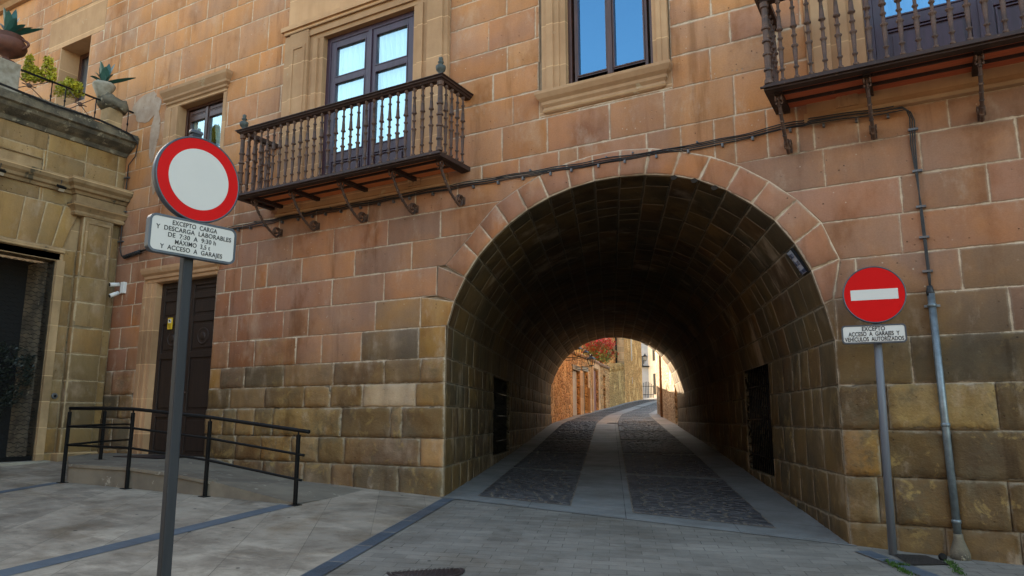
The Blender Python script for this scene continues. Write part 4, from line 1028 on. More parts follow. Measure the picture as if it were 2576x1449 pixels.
for (x, y_), lb in (((155,470),'small black flood light hanging from the moulding beside the pilaster'),((2,428),'black flood light at the left edge above the portal')):
    c = Vector(onX(x, y_, SX+.22)); e = empty('flood_light', c, lb, 'lamp', 'flood lights above the portal')
    q = MB(); q.obox(c, (0,1,0), (.5,0,.86), (.86,0,-.5), .07, .02, .05); q.build('housing', M['black'], e, bevel=.006)
    q = MB(); q.obox(c+Vector((.012,0,-.055)), (0,1,0), (.86,0,-.5), (.5,0,.86), .05, .003, .035); q.build('lens', M['lantern_glass'], e)
    q = MB(); q.tube([c+Vector((-.03,0,.05)), c+Vector((-.05,.02,.14)), c+Vector((-.12,-.02,.26)), c+Vector((-.20,-.05,.28))], .006, 5); q.build('lead', M['cable'], e)
c = Vector(onX(138,996,SX+.03)); e = empty('door_bell', c, 'round grey bell plate on the portal jamb', 'bell')
q = MB(); q.lathe((SX+.01,c.y,c.z),[(.055,0),(.055,.015),(.045,.02)],20,(1,0,0)); q.build('plate', M['clip'], e)
q = MB(); q.lathe((SX+.03,c.y,c.z),[(.022,0),(.022,.012),(.012,.02)],14,(1,0,0)); q.build('button', M['black'], e)

# ------------------------------------------------------------------ cables, conduit, cctv, notice, plaque
def yz(x): # facade cable height
    pts = [(-13.3,4.42),(-12.6,4.62),(-10.26,4.75),(-8,4.75),(-5.62,4.76),(-3.5,4.73),(-2,4.70),(-1.06,4.74),(0.0,4.69)]
    for a, c in zip(pts, pts[1:]):
        if a[0] <= x <= c[0]: return a[1]+(c[1]-a[1])*(x-a[0])/(c[0]-a[0])
    return 4.7
cb = empty('cable', (-5,-.03,4.7), 'bundle of black cables running along the facade above the arch and down to the pipe', 'cable')
for k in range(4):
    pts = []; x = -12.4; rn = random.Random(k)
    while x < -.02:
        sag = .012*math.sin(x*9)*1; ph = noise.noise(Vector((x*1.3, k*7.3, 0)))*.02
        pts.append((x, -.025-.012*(k % 2)-(.02 if -9.2 < x < -5.8 else 0)-(.06 if x > -.9 else 0), yz(x)+.018*k-.03+sag*.5+ph)); x += .09
    n_ = len(pts)
    if k < 3:
        xo = .085-.02*k; zc = 4.69+.018*k-.03
        pts += [(-.02+xo*.5,-.085,zc+.0),(xo*.9,-.07,zc-.03),(xo+.02,-.04,zc-.12),(xo+.005,-.03,4.3),(.075+.010*k,-.03,3.5),(.085+.008*k,-.03,2.9),(.09,-.03,2.66)]
    q = MB(); q.tube(pts, .0072, 6); q.build('strand', M['cable'], cb)
q = MB(); x = -11.9; rn = random.Random(2)
while x < -.1:
    q = MB(); q.box(x-.012,x+.012,-.05,-.0,yz(x)-.075,yz(x)-.035); q.build('clip', M['clip'], cb)
    if rn.random() < .5: q = MB(); q.box(x+.10,x+.12,-.05,0,yz(x)+.03,yz(x)+.05); q.build('clip', M['clip'], cb)
    x += rn.uniform(.28,.42)
for z in (4.45,4.0,3.62,3.30,2.95): q = MB(); q.box(.04,.13,-.045,0,z-.01,z+.012); q.build('clip', M['clip'], cb)
c2 = empty('cable', (-13.3,-.05,6), 'black cables dropping in the corner between both buildings', 'cable')
q = MB(); rn = random.Random(3)
edge = [(-9,7.06),(-3,7.05),(-2.4,7.03),(-1.7,6.99),(-1.2,7.01),(-.85,7.02),(-.5,6.99),(-.2,6.95)]
for k in range(2):
    pts = [(SX+.40+.015*k, y_, z+.015*k+.02) for y_, z in edge] + [(SX+.42,-.06,6.86),(SX+.36,-.05,6.6),(SX+.16,-.05,6.45),(SX+.14-.01*k,-.04,5.9),(SX+.12,-.04,5.2),(SX+.13,-.04,4.75),(SX+.20,-.04,4.60),(SX+.32+.05*k,-.04,4.57)]
    q.tube(pts, .011, 6)
q.build('strand', M['cable'], c2)
q = MB(); q.tube([(-13.28,-.06,4.56),(-12.78,-.06,4.62)], .035, 8)
for k in range(9): q.lathe((-13.26+.055*k,-.06,4.562+.0066*k),[(.038,-.008),(.042,0),(.038,.008)],8,(1,0,.12))
q.tube([(-12.8,-.06,4.62),(-12.4,-.04,4.66)],.02,6)
q.build('junction_wrap', M['cable'], c2)
q = MB()
for z in (6.2,5.5,4.9): q = MB(); q.box(SX+.05,SX+.18,-.06,0,z-.012,z+.012); q.build('clip', M['clip'], c2)
pi_ = empty('conduit_pipe', (.1,-.06,.2), 'galvanised conduit pipe clamped to the wall right of the no entry sign', 'pipe')
q = MB(); pp = [(.092,-.055,2.72),(.10,-.058,1.5),(.11,-.06,.42)]; q.tube(pp,.034,12); q.build('pipe', M['galv'], pi_)
q = MB(); q.lathe((.088,-.05,2.70),[(.036,0),(.038,.03),(.03,.07),(.025,.10)],12); q.build('end_cap', M['cable'], pi_)
for z in (2.60,1.44,.55):
    q = MB(); xx = .092+(2.72-z)*.0078; q.lathe((xx,-.057,z),[(.037,-.018),(.041,-.015),(.041,.015),(.037,.018)],12); q.box(xx-.07,xx+.07,-.02,0,z-.012,z+.012); q.build('clamp', M['galv'], pi_)
q = MB(); q.lathe((.112,-.07,.20),[(.085,0),(.085,.07),(.06,.14),(.042,.2),(.04,.24)],12); q.build('foot', M['sidecap'], pi_)

c = Vector(onY(300,725,-.08)); e = empty('security_camera', (c.x,-.1,c.z), 'white twin security camera on a wall box left of the old door', 'camera')
q = MB(); q.box(c.x-.0,c.x+.11,-.07,0,c.z-.10,c.z+.12); q.build('junction_box', M['plast'], e, bevel=.008)
for dz, tilt in ((.07,.0),(-.09,-.35)):
    s0 = Vector((c.x-.0,-.09,c.z+dz)); dv = Vector((-.15,-.9,tilt-.15)).normalized()
    q = MB(); q.tube([s0, s0+dv*.17], .038, 14); q.build('camera_body', M['plast'], e)
    q = MB(); q.tube([s0+dv*.16, s0+dv*.176], .033, 14); q.build('lens', M['black'], e)
    q = MB(); q.tube([s0+Vector((.02,.02,0)), s0+Vector((.04,.08,0))], .018, 8); q.build('arm', M['plast'], e)
c = Vector(onY(429,814,.105)); e = empty('notice', c, 'yellow camera warning notice fixed to the dark door', 'notice')
q = MB(); q.box(c.x-.055,c.x+.055,.085,.108,c.z-.105,c.z+.105); q.build('panel', M['yellow'], e)
q = MB(); q.box(c.x-.042,c.x+.042,.0835,.085,c.z+.01,c.z+.082); q.build('pictogram_field', M['plast'], e)
q = MB(); q.obox((c.x-.002,.083,c.z+.045),(.86,0,-.5),(.5,0,.86),(0,1,0),.026,.012,.0012); q.box(c.x-.004,c.x+.004,.0818,.0834,c.z+.055,c.z+.075); q.build('pictogram', M['black'], e)
q = MB()
for k in range(5): q.box(c.x-.04+.004*k,c.x+.04-.003*k,.0832,.0848,c.z-.018-.016*k,c.z-.013-.016*k)
q.build('small_print', M['txt'], e)

def text(s, size, P, ax, up_, m, name, parent, align='CENTER', off=.0, shear=0, spacing=1.0, xs=1.0, width=None):
    cu = bpy.data.curves.new(name, 'FONT'); cu.body = s; cu.size = size; cu.align_x = align; cu.align_y = 'CENTER'; cu.offset = off; cu.extrude = .0008; cu.space_character = spacing
    t = bpy.data.objects.new('tmp', cu); col.objects.link(t)
    dg = bpy.context.evaluated_depsgraph_get(); me = bpy.data.meshes.new_from_object(t.evaluated_get(dg)); bpy.data.objects.remove(t)
    if width: xx = [v.co.x for v in me.vertices]; xs = width/(max(xx)-min(xx))
    ax = Vector(ax).normalized(); up_ = Vector(up_).normalized(); n_ = ax.cross(up_)
    me.transform(Matrix(((ax.x*xs,up_.x,n_.x,0),(ax.y*xs,up_.y,n_.y,0),(ax.z*xs,up_.z,n_.z,0),(0,0,0,1))))
    me.materials.clear(); me.materials.append(m); me.name = name
    o = bpy.data.objects.new(name, me); col.objects.link(o); o.location = P
    if parent is not None: world_parent(o, parent)
    return o

# street name tile on the vault's springer
def plq(u, v, out=0): return None
A = Vector((-1.20,0,3.36)); 
P0 = Vector(onY(1994,622,.02)); P1 = Vector(onY(2038,681,.02)); 
pT = T.copy()
axv = (P1-P0).normalized(); W_ = (P1-P0).length
e = empty('street_name_tile', P0, 'blue and white glazed street name tile at the right springing of the arch', 'sign')
dd = T*.20; nrm = axv.cross(dd).normalized()
if nrm.x > 0: nrm = -nrm
q = MB(); o_ = nrm*.02+T*.03
q.hexa([P0+o_-nrm*.03, P1+o_-nrm*.03, P1+o_+dd-nrm*.03, P0+o_+dd-nrm*.03, P0+o_, P1+o_, P1+o_+dd, P0+o_+dd]); q.build('frame', M['black'], e)
q = MB(); i0 = P0+o_+axv*.012+T*.012+nrm*.003; i1 = P1+o_-axv*.012+T*.012+nrm*.003; di = T*.176
q.quad(i0, i1, i1+di, i0+di); q.build('tile', plain_mat('glazed_tile', (.42,.44,.50), (.36,.38,.44), 0, 4, .25, 0), e)
mbl = plain_mat('tile_blue', (.03,.04,.10), (.02,.025,.07), 0, 9, .3, 0)
cen = (P0+P1)/2+o_+T*.10+nrm*.006
# the lettering reads along the slope of the tile
for k, s_ in enumerate(['Arco', 'De Los', 'Miel_Miel'][:2]):
    pass
for k, (s_, sz) in enumerate((('ARCO',.075),('DE LOS',.075),('MIELMAUR',.066))):
    pc = cen + axv*(-.085+.105*k) - T*.0
    text(s_, sz, pc, T*-1 if False else -T, axv*-1, mbl, 'lettering', e, xs=.62)
q = MB()
for k in range(5):
    cc_ = P0+o_+T*(.16)+axv*(.05+.045*k)+nrm*.005
    q.lathe(cc_,[(.004,0),(.016,.001),(.012,.0015)],10,nrm)
q.build('ornament', mbl, e)

# ------------------------------------------------------------------ traffic signs
def disc_sign(e, c, ax, n_, rad, dep=.045):
    """shallow dish: rim, back and face"""
    up_ = Vector((0,0,1)); ax = Vector(ax); n_ = Vector(n_)
    q = MB(); q.lathe(Vector(c)-n_*dep, [(rad*.995,0),(rad,.004),(rad,dep+.004),(rad*.965,dep+.006),(rad*.955,dep+.0)], 64, n_); q.build('rim', M['signback'], e)
    return q
def rrect(c, ax, up_, hw, hh, r, n=6):
    pts = []
    for cx, cy, a0 in ((hw-r,hh-r,0),(-(hw-r),hh-r,90),(-(hw-r),-(hh-r),180),(hw-r,-(hh-r),270)):
        for k in range(n+1):
            a = R(a0+90*k/n); pts.append(Vector(c)+Vector(ax)*(cx+r*math.cos(a))+Vector(up_)*(cy+r*math.sin(a)))
    return pts
UP_ = Vector((0,0,1))
def plate(e, c, ax, n_, hw, hh, dep=.045, r=.045):
    c = Vector(c); q = MB(); q.prism(rrect(c-n_*dep, ax, UP_, hw, hh, r), n_*dep)
    # raised lip
    o1 = rrect(c, ax, UP_, hw, hh, r); o2 = rrect(c, ax, UP_, hw-.014, hh-.014, r-.012)
    k = len(o1)
    for i in range(k):
        j = (i+1) % k; q.quad(o1[i]+n_*.004, o1[j]+n_*.004, o2[j]+n_*.004, o2[i]+n_*.004); q.quad(o1[i],o1[j],o1[j]+n_*.004,o1[i]+n_*.004); q.quad(o2[i],o2[j],o2[j]+n_*.004,o2[i]+n_*.004)
    q.build('plate_body', M['signback'], e)
    q = MB(); q.poly(rrect(c+n_*.0015, ax, UP_, hw-.015, hh-.015, r-.013)); q.build('plate_face', M['white'], e, fixn=False)
# left sign, facing the street on the right
axL = Vector((math.sin(R(9.4)), math.cos(R(9.4)), 0)); nL = Vector((axL.y, -axL.x, 0))
cD = at(501,452,4.80); cP = at(484,617,4.80)
e = empty('closed_road_sign', (cD.x-.05, cD.y, g(cD.x, cD.y)), 'tall round white sign with red rim and five line plate on a dark square post', 'sign')
disc_sign(e, cD, axL, nL, .288)
q = MB(); q.lathe(cD+nL*.0015, [(.282,0),(.282,.0015),(.01,.0015)], 64, nL, False); q.build('red_ring', M['red'], e)
q = MB(); q.lathe(cD+nL*.0042, [(.205,0),(.205,.0006),(.01,.0006)], 64, nL, False); q.build('white_field', M['white'], e)
cP = Vector((cD.x+ (cP-cD).dot(axL)*axL.x*0, cD.y, cP.z)); cP = cD + Vector((0,0,-.405)) - axL*.002
plate(e, cP, axL, nL, .292, .123)
for k, s_ in enumerate(['EXCEPTO  CARGA','Y  DESCARGA  LABORABLES','DE  7:30  A  9:30 h','MÁXIMO  3,5 t','Y  ACCESO  A  GARAJES']):
    text(s_, .041, cP+nL*.003+axL*(.0,.003,-.012,-.008,-.008)[k]+UP_*(.080-.0405*k), axL, UP_, M['txt'], 'lettering', e, off=.0006, spacing=1.06, width=(.30,.505,.32,.235,.415)[k])
q = MB(); pc = cD - nL*.095; base = at(418,1449,4.86)
top = Vector((pc.x, pc.y, cD.z+.335))
dn = (Vector((base.x, base.y, base.z))-top); dn = dn/dn.z*-1
foot = top + (dn)*(top.z-.1)
# post axis: keep it upright but for the slight lean in the photograph
lean = Vector((at(439,1100,4.86).x-pc.x, at(439,1100,4.86).y-pc.y, 0))*.0
foot = Vector((pc.x+.04, pc.y-.0, g(pc.x,pc.y)-.05))
axd = (top-foot).normalized(); q.hexa([foot-axL*.033-nL*.03, foot+axL*.033-nL*.03, foot+axL*.033+nL*.03, foot-axL*.033+nL*.03, top-axL*.033-nL*.03, top+axL*.033-nL*.03, top+axL*.033+nL*.03, top-axL*.033+nL*.03])
q.build('post', M['greypole'], e, bevel=.008)
q = MB(); q.hexa([top+v for v in (-axL*.036-nL*.034, axL*.036-nL*.034, axL*.045+nL*.03, -axL*.045+nL*.03)]+[top+UP_*.03+v for v in (-axL*.04-nL*.025, axL*.04-nL*.025, axL*.04+nL*.025, -axL*.04+nL*.025)]); q.build('post_cap', M['signback'], e, bevel=.01)
for dz in (.12,-.12,-.405):
    q = MB(); q.obox(cD-nL*.057+UP_*dz, axL, nL, UP_, .09, .012, .018); q.build('clamp', M['signback'], e)
# right sign
axR = Vector((math.cos(R(8.8)), math.sin(R(8.8)), 0)); nR = Vector((axR.y, -axR.x, 0))
cR = onY(2199,741,-.34); e = empty('no_entry_sign', (-.43,-.25,.2), 'red no entry sign with white bar and a three line exception plate beside the arch', 'sign')
disc_sign(e, cR, axR, nR, .285)
q = MB(); q.lathe(cR+nR*.0015, [(.272,0),(.272,.0015),(.01,.0015)], 64, nR, False); q.build('red_disc', M['red'], e)
q = MB(); q.obox(cR+nR*.0045, axR, nR, UP_, .212, .0008, .052); q.build('white_bar', M['white'], e)
cQ = onY(2198,840,-.34); plate(e, cQ, axR, nR, .288, .092, r=.035)
for s_, sz, dz, tw_ in (('EXCEPTO',.060,.050,.205),('ACCESO  A  GARAJES  Y',.058,.0,.455),('VEHÍCULOS  AUTORIZADOS',.058,-.052,.525)):
    text(s_, sz, cQ+nR*.003+UP_*dz, axR, UP_, M['txt'], 'lettering', e, off=.0012, width=tw_, spacing=1.02)
q = MB(); f_ = onY(2246,1392,-.25); t_ = Vector((cR.x, -.25, 2.95)); f_.z = g(f_.x,-.25)-.02
q.tube([f_, t_], .037, 16); q.build('post', plain_mat('mid_grey_post', (.14,.15,.175), (.11,.12,.14), 0, 3, .45, .15, 50, spec=.4, stretch=(8,8,.5), spots=((.4,.4,.4), 22, .76)), e)
for dz in (2.85,2.6,2.3):
    q = MB(); q.obox(Vector((cR.x,-.285,dz)), axR, nR, UP_, .06, .025, .015); q.build('clamp', M['signback'], e)

# ------------------------------------------------------------------ ground
def gq(mb, pts, off):   # polygon on the plaza plane with metric uv
    P = [(x, y, g(x, y)+off) for x, y in pts]; mb.poly(P, [(x*.93+y*.37, y*.93-x*.37) for x, y in pts])
b = MB()
for i in range(-12, 13, 4):
    for j in range(-60, 1, 6):
        pass
gq(b, [(-70,-70),(60,-70),(60,.04),(-70,.04)], 0)
tag(b.build('paving', M['paver'], fixn=False), kind='structure')
# large slabs of the upper pavement, left of the dark kerb
KA = Vector((-5.62,-.10,0)); KB = Vector((-4.40,-3.80,0)); kd = (KB-KA).normalized(); kn = Vector((-kd.y, kd.x, 0))
KC = KA+kd*14
def rotuv(pts, a, o=(0,0)): return [(((x-o[0])*math.cos(a)+(y-o[1])*math.sin(a)), (-(x-o[0])*math.sin(a)+(y-o[1])*math.cos(a))) for x, y in pts]
b = MB(); pts = [(-16,.1),(-5.75,.1),(KA.x,KA.y),(KC.x,KC.y),(-16,KC.y)]
b.poly([(x,y,g(x,y)+.004) for x, y in pts], rotuv(pts, R(-52))); tag(b.build('pavement', M['slab'], fixn=False), kind='structure')
def strip(a, c, w_, off, m, name):
    a = Vector(a); c = Vector(c); d = (c-a); L = d.length; d.normalize(); n_ = Vector((-d.y,d.x,0))*w_/2
    mb = MB(); k = max(1, int(L/.5))
    P = [a-n_, c-n_, c+n_, a+n_]
    mb.poly([(p.x,p.y,g(p.x,p.y)+off) for p in P], [(0,0),(L,0),(L,w_),(0,w_)])
    return tag(mb.build(name, m, fixn=False), kind='structure')
strip(KA, KC, .17, .010, M['bluekerb'], 'kerb_strip')
strip((-6.95,-1.62,0), (-6.45,-5.1,0), .22, .008, M['bluestrip'], 'paving_band')
strip((-6.45,-5.1,0), (-6.0,-9,0), .22, .0085, M['bluestrip'], 'paving_band')
strip((-10.9,-2.2,0), (-9.3,-7.5,0), .16, .008, M['bluestrip'], 'paving_band')
strip((-.70,-.28,0), (.9,-2.2,0), .17, .010, M['bluekerb'], 'kerb_strip')
# granite apron across the arch mouth and the passage floor
LW = [(-.6,-2.29),(0,-2.29),(18.6,-2.29),(20.2,-2.2),(24.9,-1.75),(28.5,-1.17),(32.1,-.72),(36.2,-.09),(45.5,1.0),(55.9,2.75),(66,5.5),(90,12)]
RW = [(-.6,2.29),(0,2.29),(18.6,2.29),(27.4,2.18),(30,2.6),(36,3.4),(45.5,5.0),(55.9,7.2),(66,10.2),(90,17)]
def interp(tab, s):
    for a, c in zip(tab, tab[1:]):
        if a[0] <= s <= c[0]: return a[1]+(c[1]-a[1])*(s-a[0])/(c[0]-a[0])
    return tab[-1][1]
def lane(s, f, off=0):
    l, r_ = interp(LW, s), interp(RW, s); lat = l+(r_-l)*f
    P = sl(s, lat); z = fl(s, lat)
    return Vector((P.x, P.y, z+off))
bands = [.22,4.0,7.5,11.0,14.5,17.7,20.7,23.8,26.9,30.1,33.4,36.6,40,43.5,47,50.5,54,57.5,61]
SB = sorted(set([-.07, 90.] + [x*1.0 for x in range(0, 90)] + [round(q-.15, 3) for q in bands[1:]] + [round(q+.15, 3) for q in bands]))
FB = [-.01,.095,.375,.458,.54,.875,1.01]
def lane_cells(cells, off, m, name):
    mb = MB()
    for s, t, f0, f1 in cells:
        a, b_, c_, d_ = lane(s,f0,off), lane(s,f1,off), lane(t,f1,off), lane(t,f0,off)
        w_ = 4.6; mb.quad(a,b_,c_,d_,[(f0*w_,s),(f1*w_,s),(f1*w_,t),(f0*w_,t)])
    return tag(mb.build(name, m, None, fixn=False), kind='structure')
lane_cells([(s, t, f0, f1) for s, t in zip(SB, SB[1:]) for f0, f1 in zip(FB, FB[1:])], .006, M['granite'], 'street')
for s0, s1 in zip(bands, bands[1:]):
    for f0, f1 in ((.095,.375),(.54,.875)):
        if s0 > 18:
            lane_cells([(s, t, f0, f1) for s, t in zip(SB, SB[1:]) if s >= s0+.149 and t <= s1-.149], .014, M['cobble'], 'cobble_panel'); continue
        lane_cells([(s, t, f0, f1) for s, t in zip(SB, SB[1:]) if s >= s0+.149 and t <= s1-.149], .012, M['settbed'], 'sett_bed')
        mb = MB(); s = s0+.155; rn = random.Random(int(s0*7+f0*100)); wd = 4.58
        while s < s1-.17:
            d = rn.uniform(.085,.11); d = min(d, s1-.15-s); f = f0; 
            while f < f1-.004:
                L = rn.uniform(.13,.27)/wd
                if f1-(f+L) < .02: L = f1-f
                q = []
                gx, gy = .008/wd, .0095
                rr = [(f+gx+rn.uniform(0,.003), s+gy+rn.uniform(0,.008)), (f+L-gx-rn.uniform(0,.003), s+gy+rn.uniform(0,.008)), (f+L-gx-rn.uniform(0,.003), s+d-gy-rn.uniform(0,.01)), (f+gx+rn.uniform(0,.003), s+d-gy-rn.uniform(0,.01))]
                hh = .022+rn.uniform(-.005,.006)
                n0 = len(mb.v); cf = sum(p[0] for p in rr)/4; cs = sum(p[1] for p in rr)/4
                for p in rr: mb.v.append(lane(p[1], p[0], .010))
                for p in rr: mb.v.append(lane(p[1]+(cs-p[1])*.16, p[0]+(cf-p[0])*.10, hh+rn.uniform(-.003,.003)))
                for p in rr: mb.v.append(lane(p[1]+(cs-p[1])*.45, p[0]+(cf-p[0])*.35, hh+.006))
                for k in range(4):
                    j = (k+1) % 4; mb.face((n0+k,n0+j,n0+4+j,n0+4+k)); mb.face((n0+4+k,n0+4+j,n0+8+j,n0+8+k),None,True)
                mb.face((n0+8,n0+9,n0+10,n0+11),None,True); f += L
            s += d
        tag(mb.build('cobble_panel', M['sett'], fixn=False), kind='structure')
# ramp and landing before the old door
def rampz(P): return P
b = MB()
W_side = [(-13.3,-.0,.88),(-12.0,0,.88),(-10.4,0,.86),(-9.4,0,.70),(-8.36,0,.56),(-6.9,0,.50)]
F_side = [(-13.3,-2.2,.86),(-10.81,-2.10,.855),(-9.62,-1.92,.83),(-8.95,-1.84,.78),(-8.24,-1.74,.70),(-6.88,-1.55,.47)]
for k in range(5):
    a, c = W_side[k], W_side[k+1]; d_, e_ = F_side[k+1], F_side[k]
    b.quad(e_, d_, c, a); 
    lo = lambda p: (p[0], p[1], g(p[0], p[1])-.05)
    b.quad(lo(e_), lo(d_), d_, e_)
b.quad((-10.81,-2.10,.3),(-10.81,-2.10,.855),(-13.3,-2.2,.86),(-13.3,-2.2,.3))
# left end of the landing
b.f = b.f; ramp = b
b = MB(); 
Wp = [(-11.9,0,.87)]+W_side[2:]; Fp = [(-10.83,-2.10,.855)]+F_side[2:]
WL = [(-11.9,-.0,.88),(-10.4,0,.86),(-9.4,0,.70),(-8.36,0,.56),(-6.9,0,.50)]
for k in range(4):
    a, c = (WL[k], WL[k+1]); d_, e_ = Fp[k+1], Fp[k]
    b.quad(e_, d_, c, a); b.quad((e_[0],e_[1],g(e_[0],e_[1])-.05),(d_[0],d_[1],g(d_[0],d_[1])-.05),d_,e_)
LB = (-12.9,-.95,.86)
b.poly([Fp[0], WL[0], (-13.2,0,.88), LB]); b.quad((Fp[0][0],Fp[0][1],.4), Fp[0], LB, (LB[0],LB[1],.4)); b.quad((LB[0],LB[1],.4), LB, (-13.5,-.1,.88), (-13.5,-.1,.4))
tag(b.build('ramp', M['concrete'], fixn=False), kind='structure')
b = MB()   # nosing slabs along the front edge
for k in range(3):
    a, c = Vector(Fp[k]), Vector(Fp[k+1]); d_ = (c-a).normalized(); n_ = Vector((d_.y,-d_.x,0)).normalized()
    if n_.y > 0: n_ = -n_
    b.hexa([a+n_*.02-UP_*.04, c+n_*.02-UP_*.04, c-n_*.12-UP_*.04, a-n_*.12-UP_*.04, a+n_*.02+UP_*.006, c+n_*.02+UP_*.006, c-n_*.12+UP_*.006, a-n_*.12+UP_*.006])
tag(b.build('ramp_edging', M['concrete'], bevel=.004), kind='structure')
b = MB(); b.box(-11.95,-10.75,-.75,-.1,.872,.882); tag(b.build('door_mat', M['castiron']), 'dark mat lying on the landing at the old door', 'mat')
# handrail
hr = empty('handrail', (-9,-1.9,.5), 'black tubular handrail with three rails along the entrance ramp', 'handrail')
def gp(x, y):  # plaza point seen at a pixel
    r = ray(x, y); t = (CAM.z-.225+.04*8.3)/(-.042*r.x+.04*r.y-r.z); return CAM+r*t
PB = [gp(157,1215), gp(318,1230), gp(515,1250), gp(742,1272)]
tops = [1.645,1.63,1.515,1.355]; mids = [1.385,1.37,1.245,1.065]; lows = [1.125,1.10,.965,.765]
bp = at(251.7,1162.7,11.45)
def post(p, zt, parent, z0=None):
    z0 = g(p.x,p.y) if z0 is None else z0
    q = MB(); q.box(p.x-.02,p.x+.02,p.y-.02,p.y+.02,z0,zt-.05); q.tube([(p.x,p.y,zt-.06),(p.x+.0,p.y+.0,zt)],.012,8); q.build('post', M['black'], parent, bevel=.003)
    q = MB(); q.box(p.x-.06,p.x+.06,p.y-.06,p.y+.06,z0,z0+.012); q.build('foot_plate', M['black'], parent)
for p, zt in zip(PB, tops): post(p, zt, hr)
post(bp, 1.665, hr, .855)
for zz, r_, ext_ in ((tops,.024,.16),(mids,.016,.10),(lows,.016,.08)):
    pts = [Vector((p.x,p.y,z)) for p, z in zip(PB, zz)]; d_ = (pts[3]-pts[2]).normalized()
    q = MB(); q.tube([pts[0]-(pts[1]-pts[0]).normalized()*.0, pts[1], pts[1]+(pts[2]-pts[1])*.02, pts[2], pts[3], pts[3]+d_*ext_], r_, 10); q.build('rail', M['black'], hr)
    q = MB(); q.tube([pts[0], Vector((bp.x,bp.y,zz[0]+.02)), Vector((bp.x,bp.y,zz[0]+.02))+(Vector((bp.x,bp.y,0))-Vector((pts[0].x,pts[0].y,0))).normalized()*.9], r_, 10); q.build('rail', M['black'], hr)

# manholes, drains, litter
def manhole(c, r, nrmz, label, name='manhole_cover'):
    e = empty(name, c, label, 'manhole cover'); q = MB(); q.lathe(c,[(r,0),(r,.008),(r-.03,.010),(r-.035,.004),(.0,.004)],48); q.build('frame', M['castiron'], e)
    q = MB(); q.lathe(c+Vector((0,0,.004)),[(r-.04,0),(r-.04,.005),(.0,.005)],48)
    n_ = 7
    for i in range(-n_, n_+1):
        for j in range(-n_, n_+1):
            x, y = i*.04+(.02 if j % 2 else 0), j*.036
            if x*x+y*y < (r-.07)**2: q.box(c.x+x-.012,c.x+x+.012,c.y+y-.006,c.y+y+.006,c.z+.009,c.z+.012)
    q.build('lid', M['castiron'], e); return e
mc_ = (gp(967,1440)+gp(1162,1440))/2
mc_ += (mc_-CAM).normalized()*(-.12); mc_ = Vector((mc_.x, mc_.y, g(mc_.x,mc_.y)+.002)); mc_ = mc_ + Vector((fwd.x,fwd.y,0)).normalized()*.17
manhole(mc_, .325, None, 'round rusty iron manhole cover in the paving at the bottom edge')
p = lane(19.2,.52,.008); manhole(p, .30, None, 'round manhole cover in the central strip just beyond the passage')
p = lane(36.8,.5,.008); manhole(p, .30, None, 'far manhole cover high up the lane')
b = MB(); dx, dy = -.10, -.40
P = [(-.30,-.30),(.10,-.14),(.12,-.42),(-.10,-.60)]; P = [(-.42,-.42),(-.12,-.16),(.10,-.22),(-.12,-.50)]
pc = [onY(2290,1405,0)]; P = [gp(2245,1396), gp(2330,1400), gp(2390,1422), gp(2290,1424)]
b.poly([(p.x,p.y,g(p.x,p.y)+.011) for p in P],[(p.x,p.y) for p in P]); tag(b.build('drain_cover', brick_mat('drain_pattern',(.06,.05,.045),(.045,.04,.036),(.02,.02,.018),.05,.03,.006,.7,.8,.4,spots=False), fixn=False), 'patterned iron drain cover at the foot of the right sign', 'drain cover')
p = gp(2372,1410); q = MB(); p.z = g(p.x,p.y)+.03; q.lathe(p,[(.02,-.02),(.035,-.012),(.035,.012),(.02,.02)],14,(.3,-1,.15)); tag(q.build('bottle_cap', M['black']), 'small black round lid lying by the foot of the pipe', 'litter')
mb = MB(); rn = random.Random(6)
for A_, B_, n_ in ((gp(2232,1415),gp(2290,1449),260),(gp(2385,1415),gp(2420,1449),200),(gp(2250,1422),gp(2280,1425),80)):
    for k in range(n_):
        p = A_.lerp(B_, rn.random())+Vector((rn.gauss(0,.02),rn.gauss(0,.015),0)); p.z = g(p.x,p.y)+.008; h = rn.uniform(.008,.03); a = rn.random()*6.28; dv = Vector((math.cos(a),math.sin(a),0))*.006
        mb.poly([p-dv,p+dv,p+Vector((rn.gauss(0,.01),rn.gauss(0,.01),h))])
tag(mb.build('grass_tufts', M['moss'], fixn=False), kind='stuff')

# ------------------------------------------------------------------ the lane beyond
def wpt(tab, s, off=0, z=0): 
    lat = interp(tab, s)+off; P = sl(s, lat); return Vector((P.x, P.y, z))
def wall_seg(mb, tab, s0, s1, zb, zt, thick, sgn, step=1.2, zt2=None):
    s = s0
    while s < s1-1e-6:
        t = min(s+step, s1); k0 = (s-s0)/(s1-s0); k1 = (t-s0)/(s1-s0)
        za = zt if zt2 is None else zt+(zt2-zt)*k0; zc = zt if zt2 is None else zt+(zt2-zt)*k1
        a, c = wpt(tab, s), wpt(tab, t); a2, c2_ = wpt(tab, s, sgn*thick), wpt(tab, t, sgn*thick)
        b0 = zb if zb is not None else fl(s,0)-.2; b1 = zb if zb is not None else fl(t,0)-.2
        mb.hexa([a+UP_*b0, c+UP_*b1, c2_+UP_*b1, a2+UP_*b0, a+UP_*za, c+UP_*zc, c2_+UP_*zc, a2+UP_*za]); s = t
gw = empty('garden_wall', wpt(LW,28,-.2,1.8), 'warm rubble and render garden wall with three doors along the left of the lane', 'wall')
b = MB()
for s0, s1, in ((18.6,24.9),(26.4,27.2),(28.4,30.25),(32.1,33.9),(34.7,36.2)): wall_seg(b, LW, s0, s1, None, 4.45, .5, -1, zt2=4.45)
for s0, s1, h in ((24.9,26.4,2.15),(27.2,28.4,2.1),(30.25,32.1,2.25),(33.9,34.7,1.95)): wall_seg(b, LW, s0, s1, fl(s0,0)+h, 4.45, .5, -1)
